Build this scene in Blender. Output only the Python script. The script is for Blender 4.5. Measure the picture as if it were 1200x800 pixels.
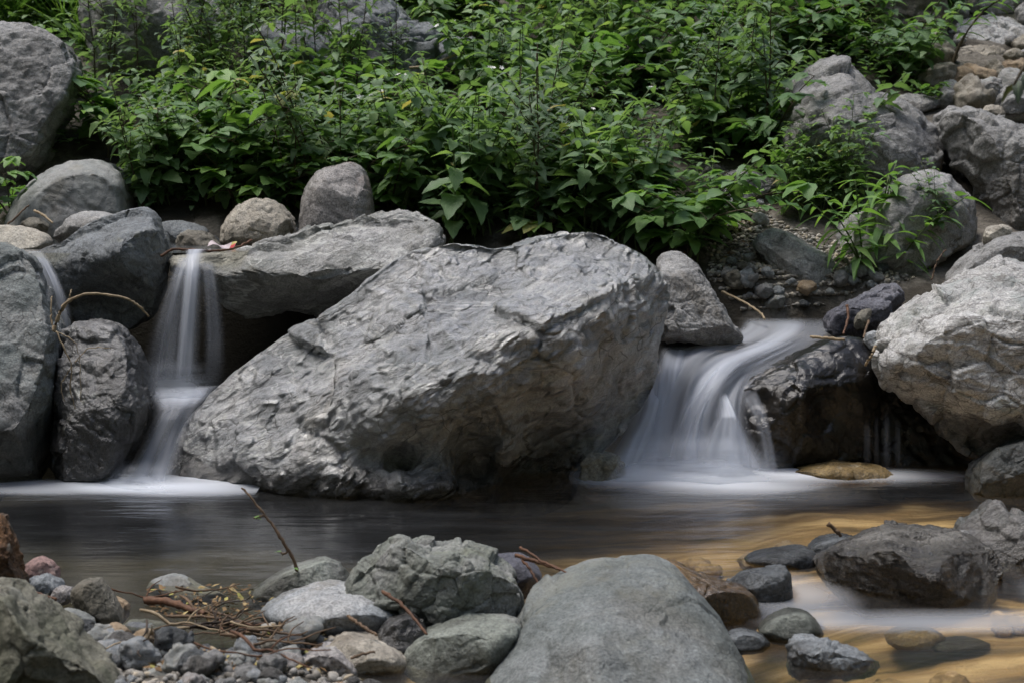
import bpy, math, random
import numpy as np
R = math.radians
for o in list(bpy.data.objects): bpy.data.objects.remove(o)
SC = bpy.context.scene
COL = SC.collection
# ------------------------------------------------------------------ camera, sky, sun, exposure
CAMZ = 1.07
F = 1667.0                                   # focal length in pixels of a 1200 px wide frame
TH = math.atan(200 / F)                      # the camera looks a little down
cam = bpy.data.cameras.new('camera'); CAM = bpy.data.objects.new('camera', cam); COL.objects.link(CAM)
CAM.location = (0, 0, CAMZ); CAM.rotation_euler = (math.pi / 2 - TH, 0, 0)
cam.sensor_width = 36; cam.lens = 36 * F / 1200; cam.clip_start = .05; cam.clip_end = 500
cam.dof.use_dof = True; cam.dof.focus_distance = 4.7; cam.dof.aperture_fstop = 5.6
SC.camera = CAM
W = bpy.data.worlds.new('World'); SC.world = W; W.use_nodes = True
wn = W.node_tree.nodes; bg = wn['Background']
SUN_EL, SUN_AZ = 72, -70                     # soft light high up, from the upstream left
sky = wn.new('ShaderNodeTexSky'); sky.sky_type = 'NISHITA'; sky.sun_disc = False
sky.sun_elevation = R(SUN_EL); sky.sun_rotation = R(SUN_AZ)
sky.air_density = 1.0; sky.dust_density = 3.0; sky.ozone_density = 1.0
W.node_tree.links.new(sky.outputs[0], bg.inputs[0]); bg.inputs[1].default_value = .13
sl = bpy.data.lights.new('sun', 'SUN'); sl.energy = 1.5; sl.angle = R(26); sl.color = (1, .985, .96)
SUN = bpy.data.objects.new('sun', sl); COL.objects.link(SUN)
SUN.rotation_euler = (R(90 - SUN_EL), 0, R(180 - SUN_AZ))
SUN.location = (-3, 2, 12)
SC.view_settings.view_transform = 'Standard'; SC.view_settings.look = 'None'
SC.view_settings.exposure = .92; SC.view_settings.gamma = 1
SC.render.engine = 'CYCLES'
SC.cycles.use_denoising = True
SC.cycles.max_bounces = 8; SC.cycles.diffuse_bounces = 3; SC.cycles.glossy_bounces = 3
SC.cycles.transparent_max_bounces = 20; SC.cycles.transmission_bounces = 3

# ------------------------------------------------------------------ helpers
def ray(px, py):
    a = (np.asarray(px, float) - 600) / F; b = (400 - np.asarray(py, float)) / F
    return a, math.cos(TH) + b * math.sin(TH), -math.sin(TH) + b * math.cos(TH)
def P(px, py, Y):                            # the point seen at a pixel of the photograph, at distance Y
    a, c, s = ray(px, py); t = np.asarray(Y, float) / c
    return np.stack([a * t, np.asarray(Y, float) + 0 * t, CAMZ + s * t], -1)
def proj(p):
    p = np.asarray(p, float); y = p[..., 1]; z = p[..., 2] - CAMZ
    d = y * math.cos(TH) - z * math.sin(TH); u = y * math.sin(TH) + z * math.cos(TH)
    return 600 + F * p[..., 0] / d, 400 - F * u / d
def sstep(a, b, x):
    t = np.clip((np.asarray(x, float) - a) / (b - a), 0, 1); return t * t * (3 - 2 * t)
_G = {}
def perlin(p, seed=0):
    if seed not in _G:
        r = np.random.RandomState(seed); g = r.normal(size=(256, 3)); g /= np.linalg.norm(g, axis=1)[:, None]
        pm = r.permutation(256); _G[seed] = (g.astype(np.float32), np.concatenate([pm, pm, pm]))
    g, pm = _G[seed]
    i = np.floor(p).astype(np.int64); f = (p - i).astype(np.float32); i &= 255
    u = f * f * f * (f * (f * 6 - 15) + 10); out = []
    for dx in (0, 1):
        for dy in (0, 1):
            for dz in (0, 1):
                h = pm[pm[pm[(i[:, 0] + dx) & 255] + ((i[:, 1] + dy) & 255)] + ((i[:, 2] + dz) & 255)]
                gg = g[h]
                out.append(gg[:, 0] * (f[:, 0] - dx) + gg[:, 1] * (f[:, 1] - dy) + gg[:, 2] * (f[:, 2] - dz))
    def L(a, b, t): return a + (b - a) * t
    x00 = L(out[0], out[4], u[:, 0]); x01 = L(out[1], out[5], u[:, 0])
    x10 = L(out[2], out[6], u[:, 0]); x11 = L(out[3], out[7], u[:, 0])
    return L(L(x00, x10, u[:, 1]), L(x01, x11, u[:, 1]), u[:, 2])
def fbm(p, o=4, gain=.5, lac=2.1, seed=0):
    s = 0; a = 1
    for k in range(o): s = s + a * perlin(p * lac ** k + 17.3 * k, seed); a *= gain
    return s
def ridged(p, o=4, gain=.55, lac=2.1, seed=0):
    s = 0; a = 1
    for k in range(o): s = s + a * (1 - 2.2 * np.abs(perlin(p * lac ** k + 9.1 * k, seed))); a *= gain
    return s - 1
def facet(p, seed=0, sharp=.7):              # every cell of a loose 3-D mosaic is a tilted plane: broken stone
    r = np.random.RandomState(seed + 991); J = r.rand(512, 3); G = r.normal(size=(512, 3)) * sharp; O = r.normal(size=512) * .3
    i = np.floor(p).astype(np.int64); best = np.full(len(p), 9.); sec = np.full(len(p), 9.); val = np.zeros(len(p))
    for dx in (-1, 0, 1):
        for dy in (-1, 0, 1):
            for dz in (-1, 0, 1):
                c = i + (dx, dy, dz); h = (c[:, 0] * 73 + c[:, 1] * 179 + c[:, 2] * 283) & 511
                d = p - (c + .15 + .7 * J[h]); D = (d * d).sum(1)
                v = (d * G[h]).sum(1) + O[h]; m = D < best
                sec = np.where(m, best, np.minimum(sec, D)); val = np.where(m, v, val); best = np.where(m, D, best)
    return val, np.sqrt(sec) - np.sqrt(best)
def tps(pts, vals, q):                       # thin plate spline through the control points
    pts = np.asarray(pts, float) / 100; q = np.asarray(q, float) / 100; n = len(pts)
    U = lambda r2: np.where(r2 > 0, r2 * np.log(r2 + 1e-12), 0) * .5
    K = U(((pts[:, None] - pts[None]) ** 2).sum(-1)) + 2e-3 * np.eye(n)
    Pm = np.hstack([np.ones((n, 1)), pts]); A = np.zeros((n + 3, n + 3)); A[:n, :n] = K; A[:n, n:] = Pm; A[n:, :n] = Pm.T
    w = np.linalg.solve(A, np.concatenate([vals, np.zeros(3)]))
    out = w[n] + q @ w[n + 1:]
    for k in range(n): out = out + w[k] * U(((q - pts[k]) ** 2).sum(-1))
    return out
def tag(o, label=None, cat=None, group=None, kind=None):
    if label: o['label'] = label
    if cat: o['category'] = cat
    if group: o['group'] = group
    if kind: o['kind'] = kind
    return o
def empty(name, loc, label, cat, group=None):
    o = bpy.data.objects.new(name, None); COL.objects.link(o); o.location = tuple(loc); o.empty_display_size = .1
    return tag(o, label, cat, group)
def link(name, me, loc=(0, 0, 0), parent=None):
    o = bpy.data.objects.new(name, me); COL.objects.link(o); o.location = tuple(loc)
    if parent is not None: o.parent = parent
    return o
def mesh(name, V, Fs, mat=None, smooth=True, uv=None, attrs=None):
    me = bpy.data.meshes.new(name); V = np.ascontiguousarray(V, np.float32)
    if isinstance(Fs, np.ndarray):
        n, k = Fs.shape
        me.vertices.add(len(V)); me.vertices.foreach_set('co', V.ravel())
        me.loops.add(n * k); me.loops.foreach_set('vertex_index', Fs.astype(np.int32).ravel())
        me.polygons.add(n); me.polygons.foreach_set('loop_start', np.arange(0, n * k, k, dtype=np.int32))
        me.polygons.foreach_set('loop_total', np.full(n, k, np.int32))
        me.update(calc_edges=True)
    else: me.from_pydata(V.tolist(), [], Fs); me.update()
    if smooth: me.polygons.foreach_set('use_smooth', np.ones(len(me.polygons), bool))
    if uv is not None:
        l = np.empty(len(me.loops), np.int32); me.loops.foreach_get('vertex_index', l)
        me.uv_layers.new(name='UVMap').data.foreach_set('uv', np.ascontiguousarray(uv[l], np.float32).ravel())
    for k, v in (attrs or {}).items():
        me.attributes.new(k, 'FLOAT', 'POINT').data.foreach_set('value', np.ascontiguousarray(v, np.float32))
    if mat: me.materials.append(mat)
    return me
def gridfaces(nu, nv):
    i = np.arange((nu - 1) * (nv - 1)); a = (i // (nv - 1)) * nv + i % (nv - 1)
    return np.stack([a, a + nv, a + nv + 1, a + 1], 1)
import bmesh
_ICO = {}
def ico(lv):
    if lv not in _ICO:
        b = bmesh.new(); bmesh.ops.create_icosphere(b, subdivisions=lv, radius=1)
        _ICO[lv] = (np.array([v.co[:] for v in b.verts]), np.array([[v.index for v in f.verts] for f in b.faces], np.int32)); b.free()
    return _ICO[lv]
def vnormals(V, Fs):
    n = np.cross(V[Fs[:, 1]] - V[Fs[:, 0]], V[Fs[:, 2]] - V[Fs[:, 0]]); N = np.zeros_like(V)
    for k in range(3):
        for a in range(3): N[:, a] += np.bincount(Fs[:, k], n[:, a], len(V))
    return N / (np.linalg.norm(N, axis=1)[:, None] + 1e-12)
def in_poly(x, y, poly):
    x = np.asarray(x, float); y = np.asarray(y, float); c = np.zeros(x.shape, bool); n = len(poly)
    for i in range(n):
        (x1, y1), (x2, y2) = poly[i], poly[i - 1]
        c ^= ((y1 > y) != (y2 > y)) & (x < (x2 - x1) * (y - y1) / ((y2 - y1) or 1e-9) + x1)
    return c

# ------------------------------------------------------------------ materials
class NT:
    def __init__(s, name):
        s.m = bpy.data.materials.new(name); s.m.use_nodes = True; s.t = s.m.node_tree; s.t.nodes.clear()
        s.out = s.n('ShaderNodeOutputMaterial')
    def n(s, ty, **kw):
        x = s.t.nodes.new(ty)
        for k, v in kw.items(): setattr(x, k, v)
        return x
    def put(s, sock, v):
        if isinstance(v, bpy.types.NodeSocket): s.t.links.new(v, sock)
        elif v is not None:
            if isinstance(v, (tuple, list)) and len(v) == 3 and sock.type == 'RGBA': v = (*v, 1)
            sock.default_value = v
    def math(s, op, a, b=0., clamp=False):
        x = s.n('ShaderNodeMath', operation=op, use_clamp=clamp); s.put(x.inputs[0], a); s.put(x.inputs[1], b); return x.outputs[0]
    def mix(s, f, a, b, mode='MIX'):
        x = s.n('ShaderNodeMix', data_type='RGBA', blend_type=mode); s.put(x.inputs['Factor'], f)
        s.put(x.inputs[6], a); s.put(x.inputs[7], b); return x.outputs[2]
    def noise(s, vec, scale, det=4, rough=.5, dist=0.):
        x = s.n('ShaderNodeTexNoise'); s.put(x.inputs['Vector'], vec); s.put(x.inputs['Scale'], scale)
        s.put(x.inputs['Detail'], det); s.put(x.inputs['Roughness'], rough); s.put(x.inputs['Distortion'], dist); return x.outputs[0]
    def voro(s, vec, scale, feat='F1', out=0, rand=1.):
        x = s.n('ShaderNodeTexVoronoi', feature=feat); s.put(x.inputs['Vector'], vec); s.put(x.inputs['Scale'], scale)
        s.put(x.inputs['Randomness'], rand); return x.outputs[out]
    def ramp(s, f, stops):
        x = s.n('ShaderNodeValToRGB'); e = x.color_ramp.elements
        while len(e) < len(stops): e.new(.5)
        for k, (p, c) in enumerate(stops): e[k].position = p; e[k].color = (*c, 1) if len(c) == 3 else c
        s.put(x.inputs[0], f); return x.outputs[0]
    def step(s, f, a, b):
        x = s.n('ShaderNodeMapRange', interpolation_type='SMOOTHSTEP'); s.put(x.inputs[0], f); s.put(x.inputs[1], a); s.put(x.inputs[2], b); return x.outputs[0]
    def mapping(s, vec, scale=(1, 1, 1), rot=(0, 0, 0)):
        x = s.n('ShaderNodeMapping'); s.put(x.inputs[0], vec); x.inputs['Scale'].default_value = scale; x.inputs['Rotation'].default_value = rot; return x.outputs[0]
    def add(s, a, b):
        x = s.n('ShaderNodeVectorMath', operation='ADD'); s.put(x.inputs[0], a); s.put(x.inputs[1], b); return x.outputs[0]
    def bump(s, h, strength, dist, prev=None):
        x = s.n('ShaderNodeBump'); s.put(x.inputs['Strength'], strength); s.put(x.inputs['Distance'], dist); s.put(x.inputs['Height'], h)
        if prev is not None: s.put(x.inputs['Normal'], prev)
        return x.outputs[0]
    def bsdf(s, base, rough=.6, spec=.4, normal=None, **kw):
        x = s.n('ShaderNodeBsdfPrincipled'); s.put(x.inputs['Base Color'], base); s.put(x.inputs['Roughness'], rough)
        s.put(x.inputs['Specular IOR Level'], spec)
        if normal is not None: s.put(x.inputs['Normal'], normal)
        for k, v in kw.items(): s.put(x.inputs[k], v)
        return x.outputs[0]
    def done(s, sh): s.t.links.new(sh, s.out.inputs[0]); return s.m
    def shmix(s, f, a, b):
        x = s.n('ShaderNodeMixShader'); s.put(x.inputs[0], f); s.t.links.new(a, x.inputs[1]); s.t.links.new(b, x.inputs[2]); return x.outputs[0]

def rock_mat(name, c1, c2, c3, rough=.72, spec=.35, bump=.6, speck=.25, fol=None, wet=None, patch=None, patch_amt=.5, vein=None, crinkle=0., scale=1., metal=0., micro=1., crack=.6, coat=0.):
    N = NT(name); tc = N.n('ShaderNodeTexCoord'); oi = N.n('ShaderNodeObjectInfo')
    off = N.math('MULTIPLY', oi.outputs['Random'], 41.)
    v = N.add(tc.outputs['Object'], off)
    if fol: vf = N.mapping(N.mapping(v, (1, 1, 1), fol[0]), fol[1])
    else: vf = v
    a = N.noise(vf, 2.6 * scale, 9, .62, .4)
    col = N.ramp(a, [(.3, c1), (.48, c2), (.66, c3)])
    b = N.noise(v, 26 * scale, 7, .68)
    col = N.mix(1., col, N.ramp(b, [(.28, (.62,) * 3), (.5, (1,) * 3), (.75, (1.3,) * 3)]), 'MULTIPLY')
    fine = N.noise(v, 150, 3, .6)
    if speck:
        col = N.mix(1., col, N.ramp(fine, [(.32, (1 - speck * 1.6,) * 3), (.5, (1,) * 3), (.7, (1 + speck * 1.5,) * 3)]), 'MULTIPLY')
    if patch:
        pm = N.math('MULTIPLY', N.step(N.noise(v, 3.4 * scale, 8, .66, .6), .52, .63), patch_amt); col = N.mix(pm, col, patch)
    cr = N.voro(N.add(vf, N.mix(.5, (0, 0, 0), N.n('ShaderNodeTexNoise').outputs[1])), 5 * scale, 'DISTANCE_TO_EDGE')
    crm = N.step(cr, .0, .03)
    if vein:
        vn = N.noise(N.mapping(v, (1, 1, 3.5), (.5, .7, .2)), 2.2, 5, .6, .8)
        vm = N.step(N.math('ABSOLUTE', N.math('SUBTRACT', vn, .5)), .018, .004); col = N.mix(N.math('MULTIPLY', vm, .75), col, vein)
    stn = N.step(N.noise(N.mapping(v, (1, 1, .6)), 1.9 * scale, 7, .68, 1.2), .54, .66)   # mineral stains
    col = N.mix(N.math('MULTIPLY', stn, .6), col, N.mix(1., col, (.55, .5, .42), 'MULTIPLY'))
    li = N.math('MULTIPLY', N.step(N.voro(N.add(v, N.mix(.06, (0, 0, 0), N.n('ShaderNodeTexNoise').outputs[1])), 17), .3, .16), N.step(N.noise(v, 2.3, 4), .55, .66))
    col = N.mix(N.math('MULTIPLY', li, .35), col, (.42, .42, .36))                       # lichen spots
    ck = N.math('MULTIPLY', N.step(cr, .016, .004), N.step(N.noise(v, 3.1, 4), .46, .56)); col = N.mix(N.math('MULTIPLY', ck, crack), col, (.035, .03, .025))
    r = N.math('ADD', N.math('MULTIPLY', b, .3), rough - .15); sp = spec
    if wet is not None:
        z = N.n('ShaderNodeSeparateXYZ'); N.put(z.inputs[0], N.n('ShaderNodeNewGeometry').outputs['Position'])
        zz = N.math('ADD', z.outputs[2], N.math('MULTIPLY', N.noise(v, 7, 4), -.22)); zz = N.math('ADD', zz, .11)
        wm = N.step(zz, wet + .05, wet - .03)
        col = N.mix(wm, col, N.mix(1., col, (.34, .33, .32), 'MULTIPLY')); r = N.math('SUBTRACT', r, N.math('MULTIPLY', wm, rough * .55))  # wet band, darkened further to paint in shade on the lower fronts
    h1 = N.noise(vf, 9 * scale, 10, .68, .3)
    n = N.bump(h1, bump, .05)
    if crinkle:
        q = N.mapping(N.mapping(v, (1, 1, 1), (0, .6, 0)), (.9, 1, 1.6))
        k = N.n('ShaderNodeTexNoise'); k.noise_type = 'RIDGED_MULTIFRACTAL'; N.put(k.inputs['Vector'], q); N.put(k.inputs['Scale'], 14.)
        N.put(k.inputs['Detail'], 5.); N.put(k.inputs['Roughness'], .6); N.put(k.inputs['Distortion'], .6)
        n = N.bump(k.outputs[0], crinkle, .03, n)
    n = N.bump(crm, .25, .008, n)
    n = N.bump(fine, bump * .45 * micro, .006, n)
    return N.done(N.bsdf(col, r, sp, n, **{'Metallic': metal, 'Coat Weight': coat, 'Coat Roughness': .2, 'Coat IOR': 1.45, 'Coat Normal': n}))
g = lambda v, t=(1, 1, 1): tuple(v * k for k in t)
NEU = (1, .985, .95); COOL = (.93, 1, 1.04); GRN = (.95, 1.02, .88); WARM = (1.08, 1, .86)
M = {}
M['main'] = rock_mat('silver_grey_rock', g(.15, (.97, 1, 1)), g(.28, (.98, 1, 1)), g(.44, NEU), rough=.37, spec=.9, bump=.9, speck=.15, fol=((0, .6, 0), (.7, 1, 2.)), wet=.07, crinkle=1., metal=.5, micro=.5, coat=.7, vein=(.42, .42, .4), patch=(.2, .22, .21), patch_amt=.3)
M['grey'] = rock_mat('grey_rock', g(.15, NEU), g(.23, NEU), g(.31, NEU), wet=.03)
M['greyup'] = rock_mat('dry_grey_rock', g(.15, NEU), g(.22, NEU), g(.3, NEU), bump=.75, fol=((.4, .3, .2), (1, 1, 2)))
M['slab'] = rock_mat('greenish_slab_rock', g(.13, GRN), g(.24, (1, 1, .93)), g(.34, NEU), bump=.8, rough=.6, spec=.45, fol=((.1, .5, .2), (.8, 1, 2.6)), wet=-.2, vein=(.5, .5, .47))
M['blue'] = rock_mat('blue_grey_rock', g(.09, COOL), g(.145, COOL), g(.21, COOL), bump=.6, wet=.5, patch=(.2, .21, .2), patch_amt=.4)  # wet line set high, so shade on the lower front is painted too
M['teal'] = rock_mat('teal_grey_rock', g(.09, (.9, 1.03, 1)), g(.17, (.93, 1.03, 1)), g(.26, NEU), bump=.6, wet=.22, patch=(.24, .23, .2), patch_amt=.6)
M['dark'] = rock_mat('dark_wet_rock', g(.035, NEU), g(.068, NEU), g(.125, NEU), rough=.33, spec=.7, bump=.6, wet=.25, crinkle=.3, micro=.3, metal=.1, coat=.35)
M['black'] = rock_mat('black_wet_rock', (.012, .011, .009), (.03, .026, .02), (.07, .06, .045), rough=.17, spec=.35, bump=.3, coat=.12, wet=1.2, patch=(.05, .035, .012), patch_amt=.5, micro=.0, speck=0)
M['pale'] = rock_mat('pale_grey_rock', g(.25, NEU), g(.38, NEU), g(.47, NEU), bump=.65, wet=.22, fol=((.2, .5, 0), (.8, 1, 2)), patch=(.26, .3, .28), patch_amt=.5, vein=(.14, .13, .12))
M['purple'] = rock_mat('purple_grey_rock', (.06, .06, .075), (.1, .1, .12), (.16, .16, .18), bump=.9, rough=.55)
M['beige'] = rock_mat('beige_rock', (.2, .18, .14), (.31, .28, .23), (.4, .37, .31), bump=.6, patch=(.17, .15, .12), patch_amt=.6)
M['pinky'] = rock_mat('pinkish_grey_rock', (.17, .165, .16), (.23, .215, .205), (.3, .285, .27), bump=.35, patch=(.27, .2, .16), patch_amt=.45, speck=.35)
M['green'] = rock_mat('green_grey_rock', g(.13, (.97, 1.03, .9)), g(.2, (.97, 1.03, .9)), g(.3, NEU), bump=.75, speck=.18, patch=(.21, .23, .16), patch_amt=.5, fol=((.4, .9, .2), (.8, 1, 1.8)), wet=.03)
M['smooth'] = rock_mat('smooth_grey_rock', g(.15, (.98, 1.02, .95)), g(.2, (.98, 1.02, .97)), g(.27, NEU), bump=.3, speck=.12, crack=.15, patch=(.27, .25, .2), patch_amt=.4, wet=-.2)
M['bluegreen'] = rock_mat('blue_green_grey_rock', g(.1, (.92, 1.03, .98)), g(.15, (.94, 1.03, 1)), g(.22, (.97, 1.01, 1)), bump=.6, speck=.22, patch=(.2, .2, .16), patch_amt=.4, wet=-.3, crack=0.)
M['speckled'] = rock_mat('speckled_grey_rock', g(.14, GRN), g(.21, GRN), g(.29, NEU), bump=.5, speck=.25, wet=.02)
M['bluep'] = rock_mat('pale_blue_grey_rock', g(.17, COOL), g(.25, COOL), g(.33, NEU), bump=.5, wet=.0)
M['brownw'] = rock_mat('wet_brown_rock', (.08, .045, .012), (.19, .105, .03), (.3, .18, .065), coat=.5, rough=.3, spec=.55, bump=.5, wet=.1)
M['golden'] = rock_mat('golden_wet_rock', (.06, .045, .02), (.16, .11, .04), (.3, .21, .09), rough=.35, spec=.5, bump=.9, wet=-.1)
M['ochre'] = rock_mat('ochre_rock', (.2, .13, .055), (.32, .21, .09), (.45, .32, .16), rough=.5, bump=.4)
M['rust'] = rock_mat('rust_stained_rock', (.07, .045, .03), (.17, .085, .035), (.3, .15, .07), bump=1., speck=.4, patch=(.06, .055, .045), patch_amt=.6)
M['mossy'] = rock_mat('mossy_olive_rock', (.085, .085, .06), (.15, .145, .11), (.23, .22, .18), bump=.6, patch=(.075, .08, .05), patch_amt=.6)
M['black_block'] = rock_mat('dark_swirled_rock', (.045, .04, .033), (.105, .095, .08), (.24, .225, .2), coat=.35, rough=.38, spec=.6, bump=.9, wet=.1, fol=((.3, .2, .5), (.7, 1, 2.4)), crinkle=.4)
M['slate'] = rock_mat('dark_slate', g(.055, COOL), g(.09, COOL), g(.14, COOL), rough=.4, bump=.6, wet=.03, speck=.3)
M['pinkred'] = rock_mat('dusky_pink_rock', (.16, .1, .09), (.24, .155, .14), (.32, .25, .23), bump=.4)
M['tan'] = rock_mat('tan_rock', (.24, .17, .1), (.34, .25, .16), (.42, .33, .23), bump=.5)
M['brown'] = rock_mat('brown_grey_rock', (.07, .065, .05), (.13, .12, .095), (.2, .185, .15), bump=.5, patch=(.05, .04, .03), patch_amt=.5)

# ------------------------------------------------------------------ the ground: one sheet, stream bed, banks and added valley sides
SH_X = [-6, -1.2, -.95, -.86, -.62, -.54, -.1, .12, .3, .45, .62, .9, 6]
SH_Y = [3.7, 3.6, 3.42, 3.2, 3.15, 3.42, 3.55, 3.48, 3.2, 2.9, 2.5, 1.3, .6]
def terrain(x, y, detail=True):
    x = np.asarray(x, float); y = np.asarray(y, float); sh = x.shape; x = x.ravel(); y = y.ravel()
    rt = sstep(-.25, .5, x)
    step = sstep(0, 1, (y - (5.5 - .22 * rt)) / (.4 - .02 * rt))
    up = .70 - .30 * rt
    slope = np.where(y > 5.5, up + np.maximum(0, y - (6.2 - .65 * rt)) * (.45 - .07 * rt * (y < 6.6)), up)
    slope = np.maximum(slope, .8 + .45 * (y - 6.4))
    bed = -.2 + .09 * sstep(.3, 1.2, x) + .07 * sstep(.4, .9, x) * sstep(4, 3.2, y)
    far = bed + (slope - bed) * step
    land = sstep(-.16, .2, np.interp(x, SH_X, SH_Y) - y)
    h = far + (.012 + .03 * sstep(3.2, 2.7, y) - far) * land * (y < 5)
    ch = sstep(.7, .84, x) * sstep(1.55, 1.4, x) * sstep(6.02, 5.86, y) * (y > 5.3); h = h + (np.minimum(h, .33 + .14 * np.maximum(0, y - 5.5)) - h) * ch
    h = h - .055 * np.exp(-((x + .1) / .3) ** 2 - ((y - 2.92) / .2) ** 2)
    h = h + .36 * np.maximum(0, .6 - y) ** 1.15                             # unseen bank behind the viewer, added to limit low sky light
    h = h + .95 * np.maximum(0, np.abs(x) - 3.6)                           # unseen valley sides, added to block low sky light
    if detail:
        p = np.stack([x, y, 0 * x], 1)
        h = h + .05 * fbm(p * 1.3, 3) * (np.abs(x) < 30) + .014 * fbm(p * 7, 3) + .25 * fbm(p * .25, 3) * sstep(10, 16, np.hypot(x, y - 5))
    return h.reshape(sh)
def gaxis(lo, hi, step, far, grow=1.16):
    a = list(np.arange(lo, hi, step)); s = step
    while a[-1] < far: s *= grow; a.append(a[-1] + s)
    s = step; b = []
    while (b[-1] if b else lo) > -far: s *= grow; b.append((b[-1] if b else lo) - s)
    return np.array(b[::-1] + a)
gx = gaxis(-3.4, 3.4, .03, 90); gy = gaxis(2., 10.5, .03, 90)
GX, GY = np.meshgrid(gx, gy, indexing='ij')
def ground_mat():
    N = NT('stream_valley_ground'); tc = N.n('ShaderNodeTexCoord'); v = tc.outputs['Object']
    s = N.n('ShaderNodeSeparateXYZ'); N.put(s.inputs[0], v); X, Y, Z = s.outputs
    a = N.noise(v, 3, 8, .65); b = N.noise(v, 45, 6, .7); vc = N.voro(v, 38, 'F1', 1); vd = N.voro(v, 38, 'DISTANCE_TO_EDGE')
    soil = N.ramp(a, [(.3, (.022, .018, .012)), (.5, (.042, .035, .025)), (.7, (.07, .06, .045))])
    grav = N.mix(N.step(b, .3, .7), (.08, .07, .056), (.2, .18, .15))
    col = N.mix(N.step(N.noise(v, 4, 5), .42, .58), soil, grav)
    forest = N.ramp(N.noise(v, .8, 8, .7), [(.3, (.012, .02, .008)), (.5, (.03, .05, .018)), (.7, (.06, .08, .035))])
    d = N.math('ADD', N.math('ABSOLUTE', X), N.math('MULTIPLY', N.math('ABSOLUTE', N.math('SUBTRACT', Y, 5.)), .55))
    col = N.mix(N.step(d, 5., 6.2), col, forest)  # dark green of the outer slopes, added out of view against low sky
    # stream bed: dark silt in the deep pool, golden reflection painted in at right
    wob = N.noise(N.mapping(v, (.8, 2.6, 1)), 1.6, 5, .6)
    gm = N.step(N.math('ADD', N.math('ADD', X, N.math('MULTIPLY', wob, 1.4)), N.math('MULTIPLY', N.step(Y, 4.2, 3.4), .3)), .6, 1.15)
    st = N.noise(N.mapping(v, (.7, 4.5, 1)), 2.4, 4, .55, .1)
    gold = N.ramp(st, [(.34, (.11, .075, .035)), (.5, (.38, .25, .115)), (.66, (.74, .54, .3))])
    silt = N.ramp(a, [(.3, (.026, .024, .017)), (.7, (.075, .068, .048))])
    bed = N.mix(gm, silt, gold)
    zz = N.math('ADD', Z, N.math('MULTIPLY', b, .03))
    under = N.math('MULTIPLY', N.step(zz, .035, -.005), N.step(Y, 5.35, 5.2))
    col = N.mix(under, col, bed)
    # wet ledge under the falls, colour darkened to paint the recess shade
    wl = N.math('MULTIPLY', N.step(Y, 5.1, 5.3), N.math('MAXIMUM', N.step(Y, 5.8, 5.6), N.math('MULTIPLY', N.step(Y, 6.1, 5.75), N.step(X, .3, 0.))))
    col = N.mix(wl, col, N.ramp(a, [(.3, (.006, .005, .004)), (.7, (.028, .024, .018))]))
    n = N.bump(b, .7, .03); n = N.bump(N.noise(v, 140, 4, .6), .6, .008, n)
    return N.done(N.bsdf(col, .8, .3, n))
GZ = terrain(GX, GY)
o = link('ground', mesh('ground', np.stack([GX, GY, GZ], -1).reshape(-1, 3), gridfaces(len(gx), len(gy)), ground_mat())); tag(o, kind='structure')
def hgt(x, y): return terrain(np.array([float(x)]), np.array([float(y)]))[0]
def ground_at(px, py, water=True):                                         # where the line of sight of a pixel meets ground or pool
    Ys = np.arange(2.3, 14, .02); p = P(px, py, Ys); h = terrain(p[:, 0], p[:, 1])
    if water: h = np.where(Ys < 5.2, np.maximum(h, 0), h)
    k = np.argmax(p[:, 2] < h); return p[k]

# ------------------------------------------------------------------ water
def pool_mat():
    N = NT('pool_water'); v = N.n('ShaderNodeTexCoord').outputs['Object']
    h = N.noise(N.mapping(v, (1.1, 5, 1)), 2.2, 3, .55)
    n = N.bump(h, .16, .05)
    h2 = N.noise(N.mapping(v, (1.5, 26, 1)), 3, 3, .6); n = N.bump(h2, .045, .01, n)
    gl = N.n('ShaderNodeBsdfGlossy'); N.put(gl.inputs['Roughness'], .16); N.put(gl.inputs['Color'], (.95, .97, 1)); N.put(gl.inputs['Normal'], n)
    tr = N.n('ShaderNodeBsdfTransparent'); N.put(tr.inputs['Color'], (.84, .82, .72))
    fr = N.n('ShaderNodeFresnel'); N.put(fr.inputs['IOR'], 1.33); N.put(fr.inputs['Normal'], n)
    # a little milkiness carried by the moving water
    df = N.n('ShaderNodeBsdfDiffuse'); N.put(df.inputs['Color'], (.5, .52, .54))
    body = N.shmix(N.math('ADD', N.math('MULTIPLY', N.step(h, .3, .75), .02), .01), tr.outputs[0], df.outputs[0])
    return N.done(N.shmix(fr.outputs[0], body, gl.outputs[0]))
def flow_mat(name, streak=(14, 1.2), lo=.3, hi=.65, gain=.9, col=(.74, .78, .86), rough=.5, flo=.25):
    N = NT(name); uvn = N.n('ShaderNodeUVMap'); at = N.n('ShaderNodeAttribute', attribute_name='a'); oi = N.n('ShaderNodeObjectInfo')
    uv = N.add(N.mapping(uvn.outputs[0], (streak[0], streak[1], 1)), N.math('MULTIPLY', oi.outputs['Random'], 23.))
    s = N.noise(uv, 1., 2, .4, .1); s2 = N.math('ADD', N.math('MULTIPLY', N.step(s, lo, hi), 1 - flo), flo)
    al = N.math('MULTIPLY', N.math('MULTIPLY', at.outputs['Fac'], s2), gain, True)
    df = N.n('ShaderNodeBsdfDiffuse'); N.put(df.inputs['Color'], col)
    tl = N.n('ShaderNodeBsdfTranslucent'); N.put(tl.inputs['Color'], col)
    gl = N.n('ShaderNodeBsdfGlossy'); N.put(gl.inputs['Roughness'], rough); N.put(gl.inputs['Color'], (.9, .93, 1))
    sh = N.shmix(.05, N.shmix(.4, df.outputs[0], tl.outputs[0]), gl.outputs[0])
    tr = N.n('ShaderNodeBsdfTransparent')
    return N.done(N.shmix(al, tr.outputs[0], sh))
M['pool'] = pool_mat()
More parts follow.
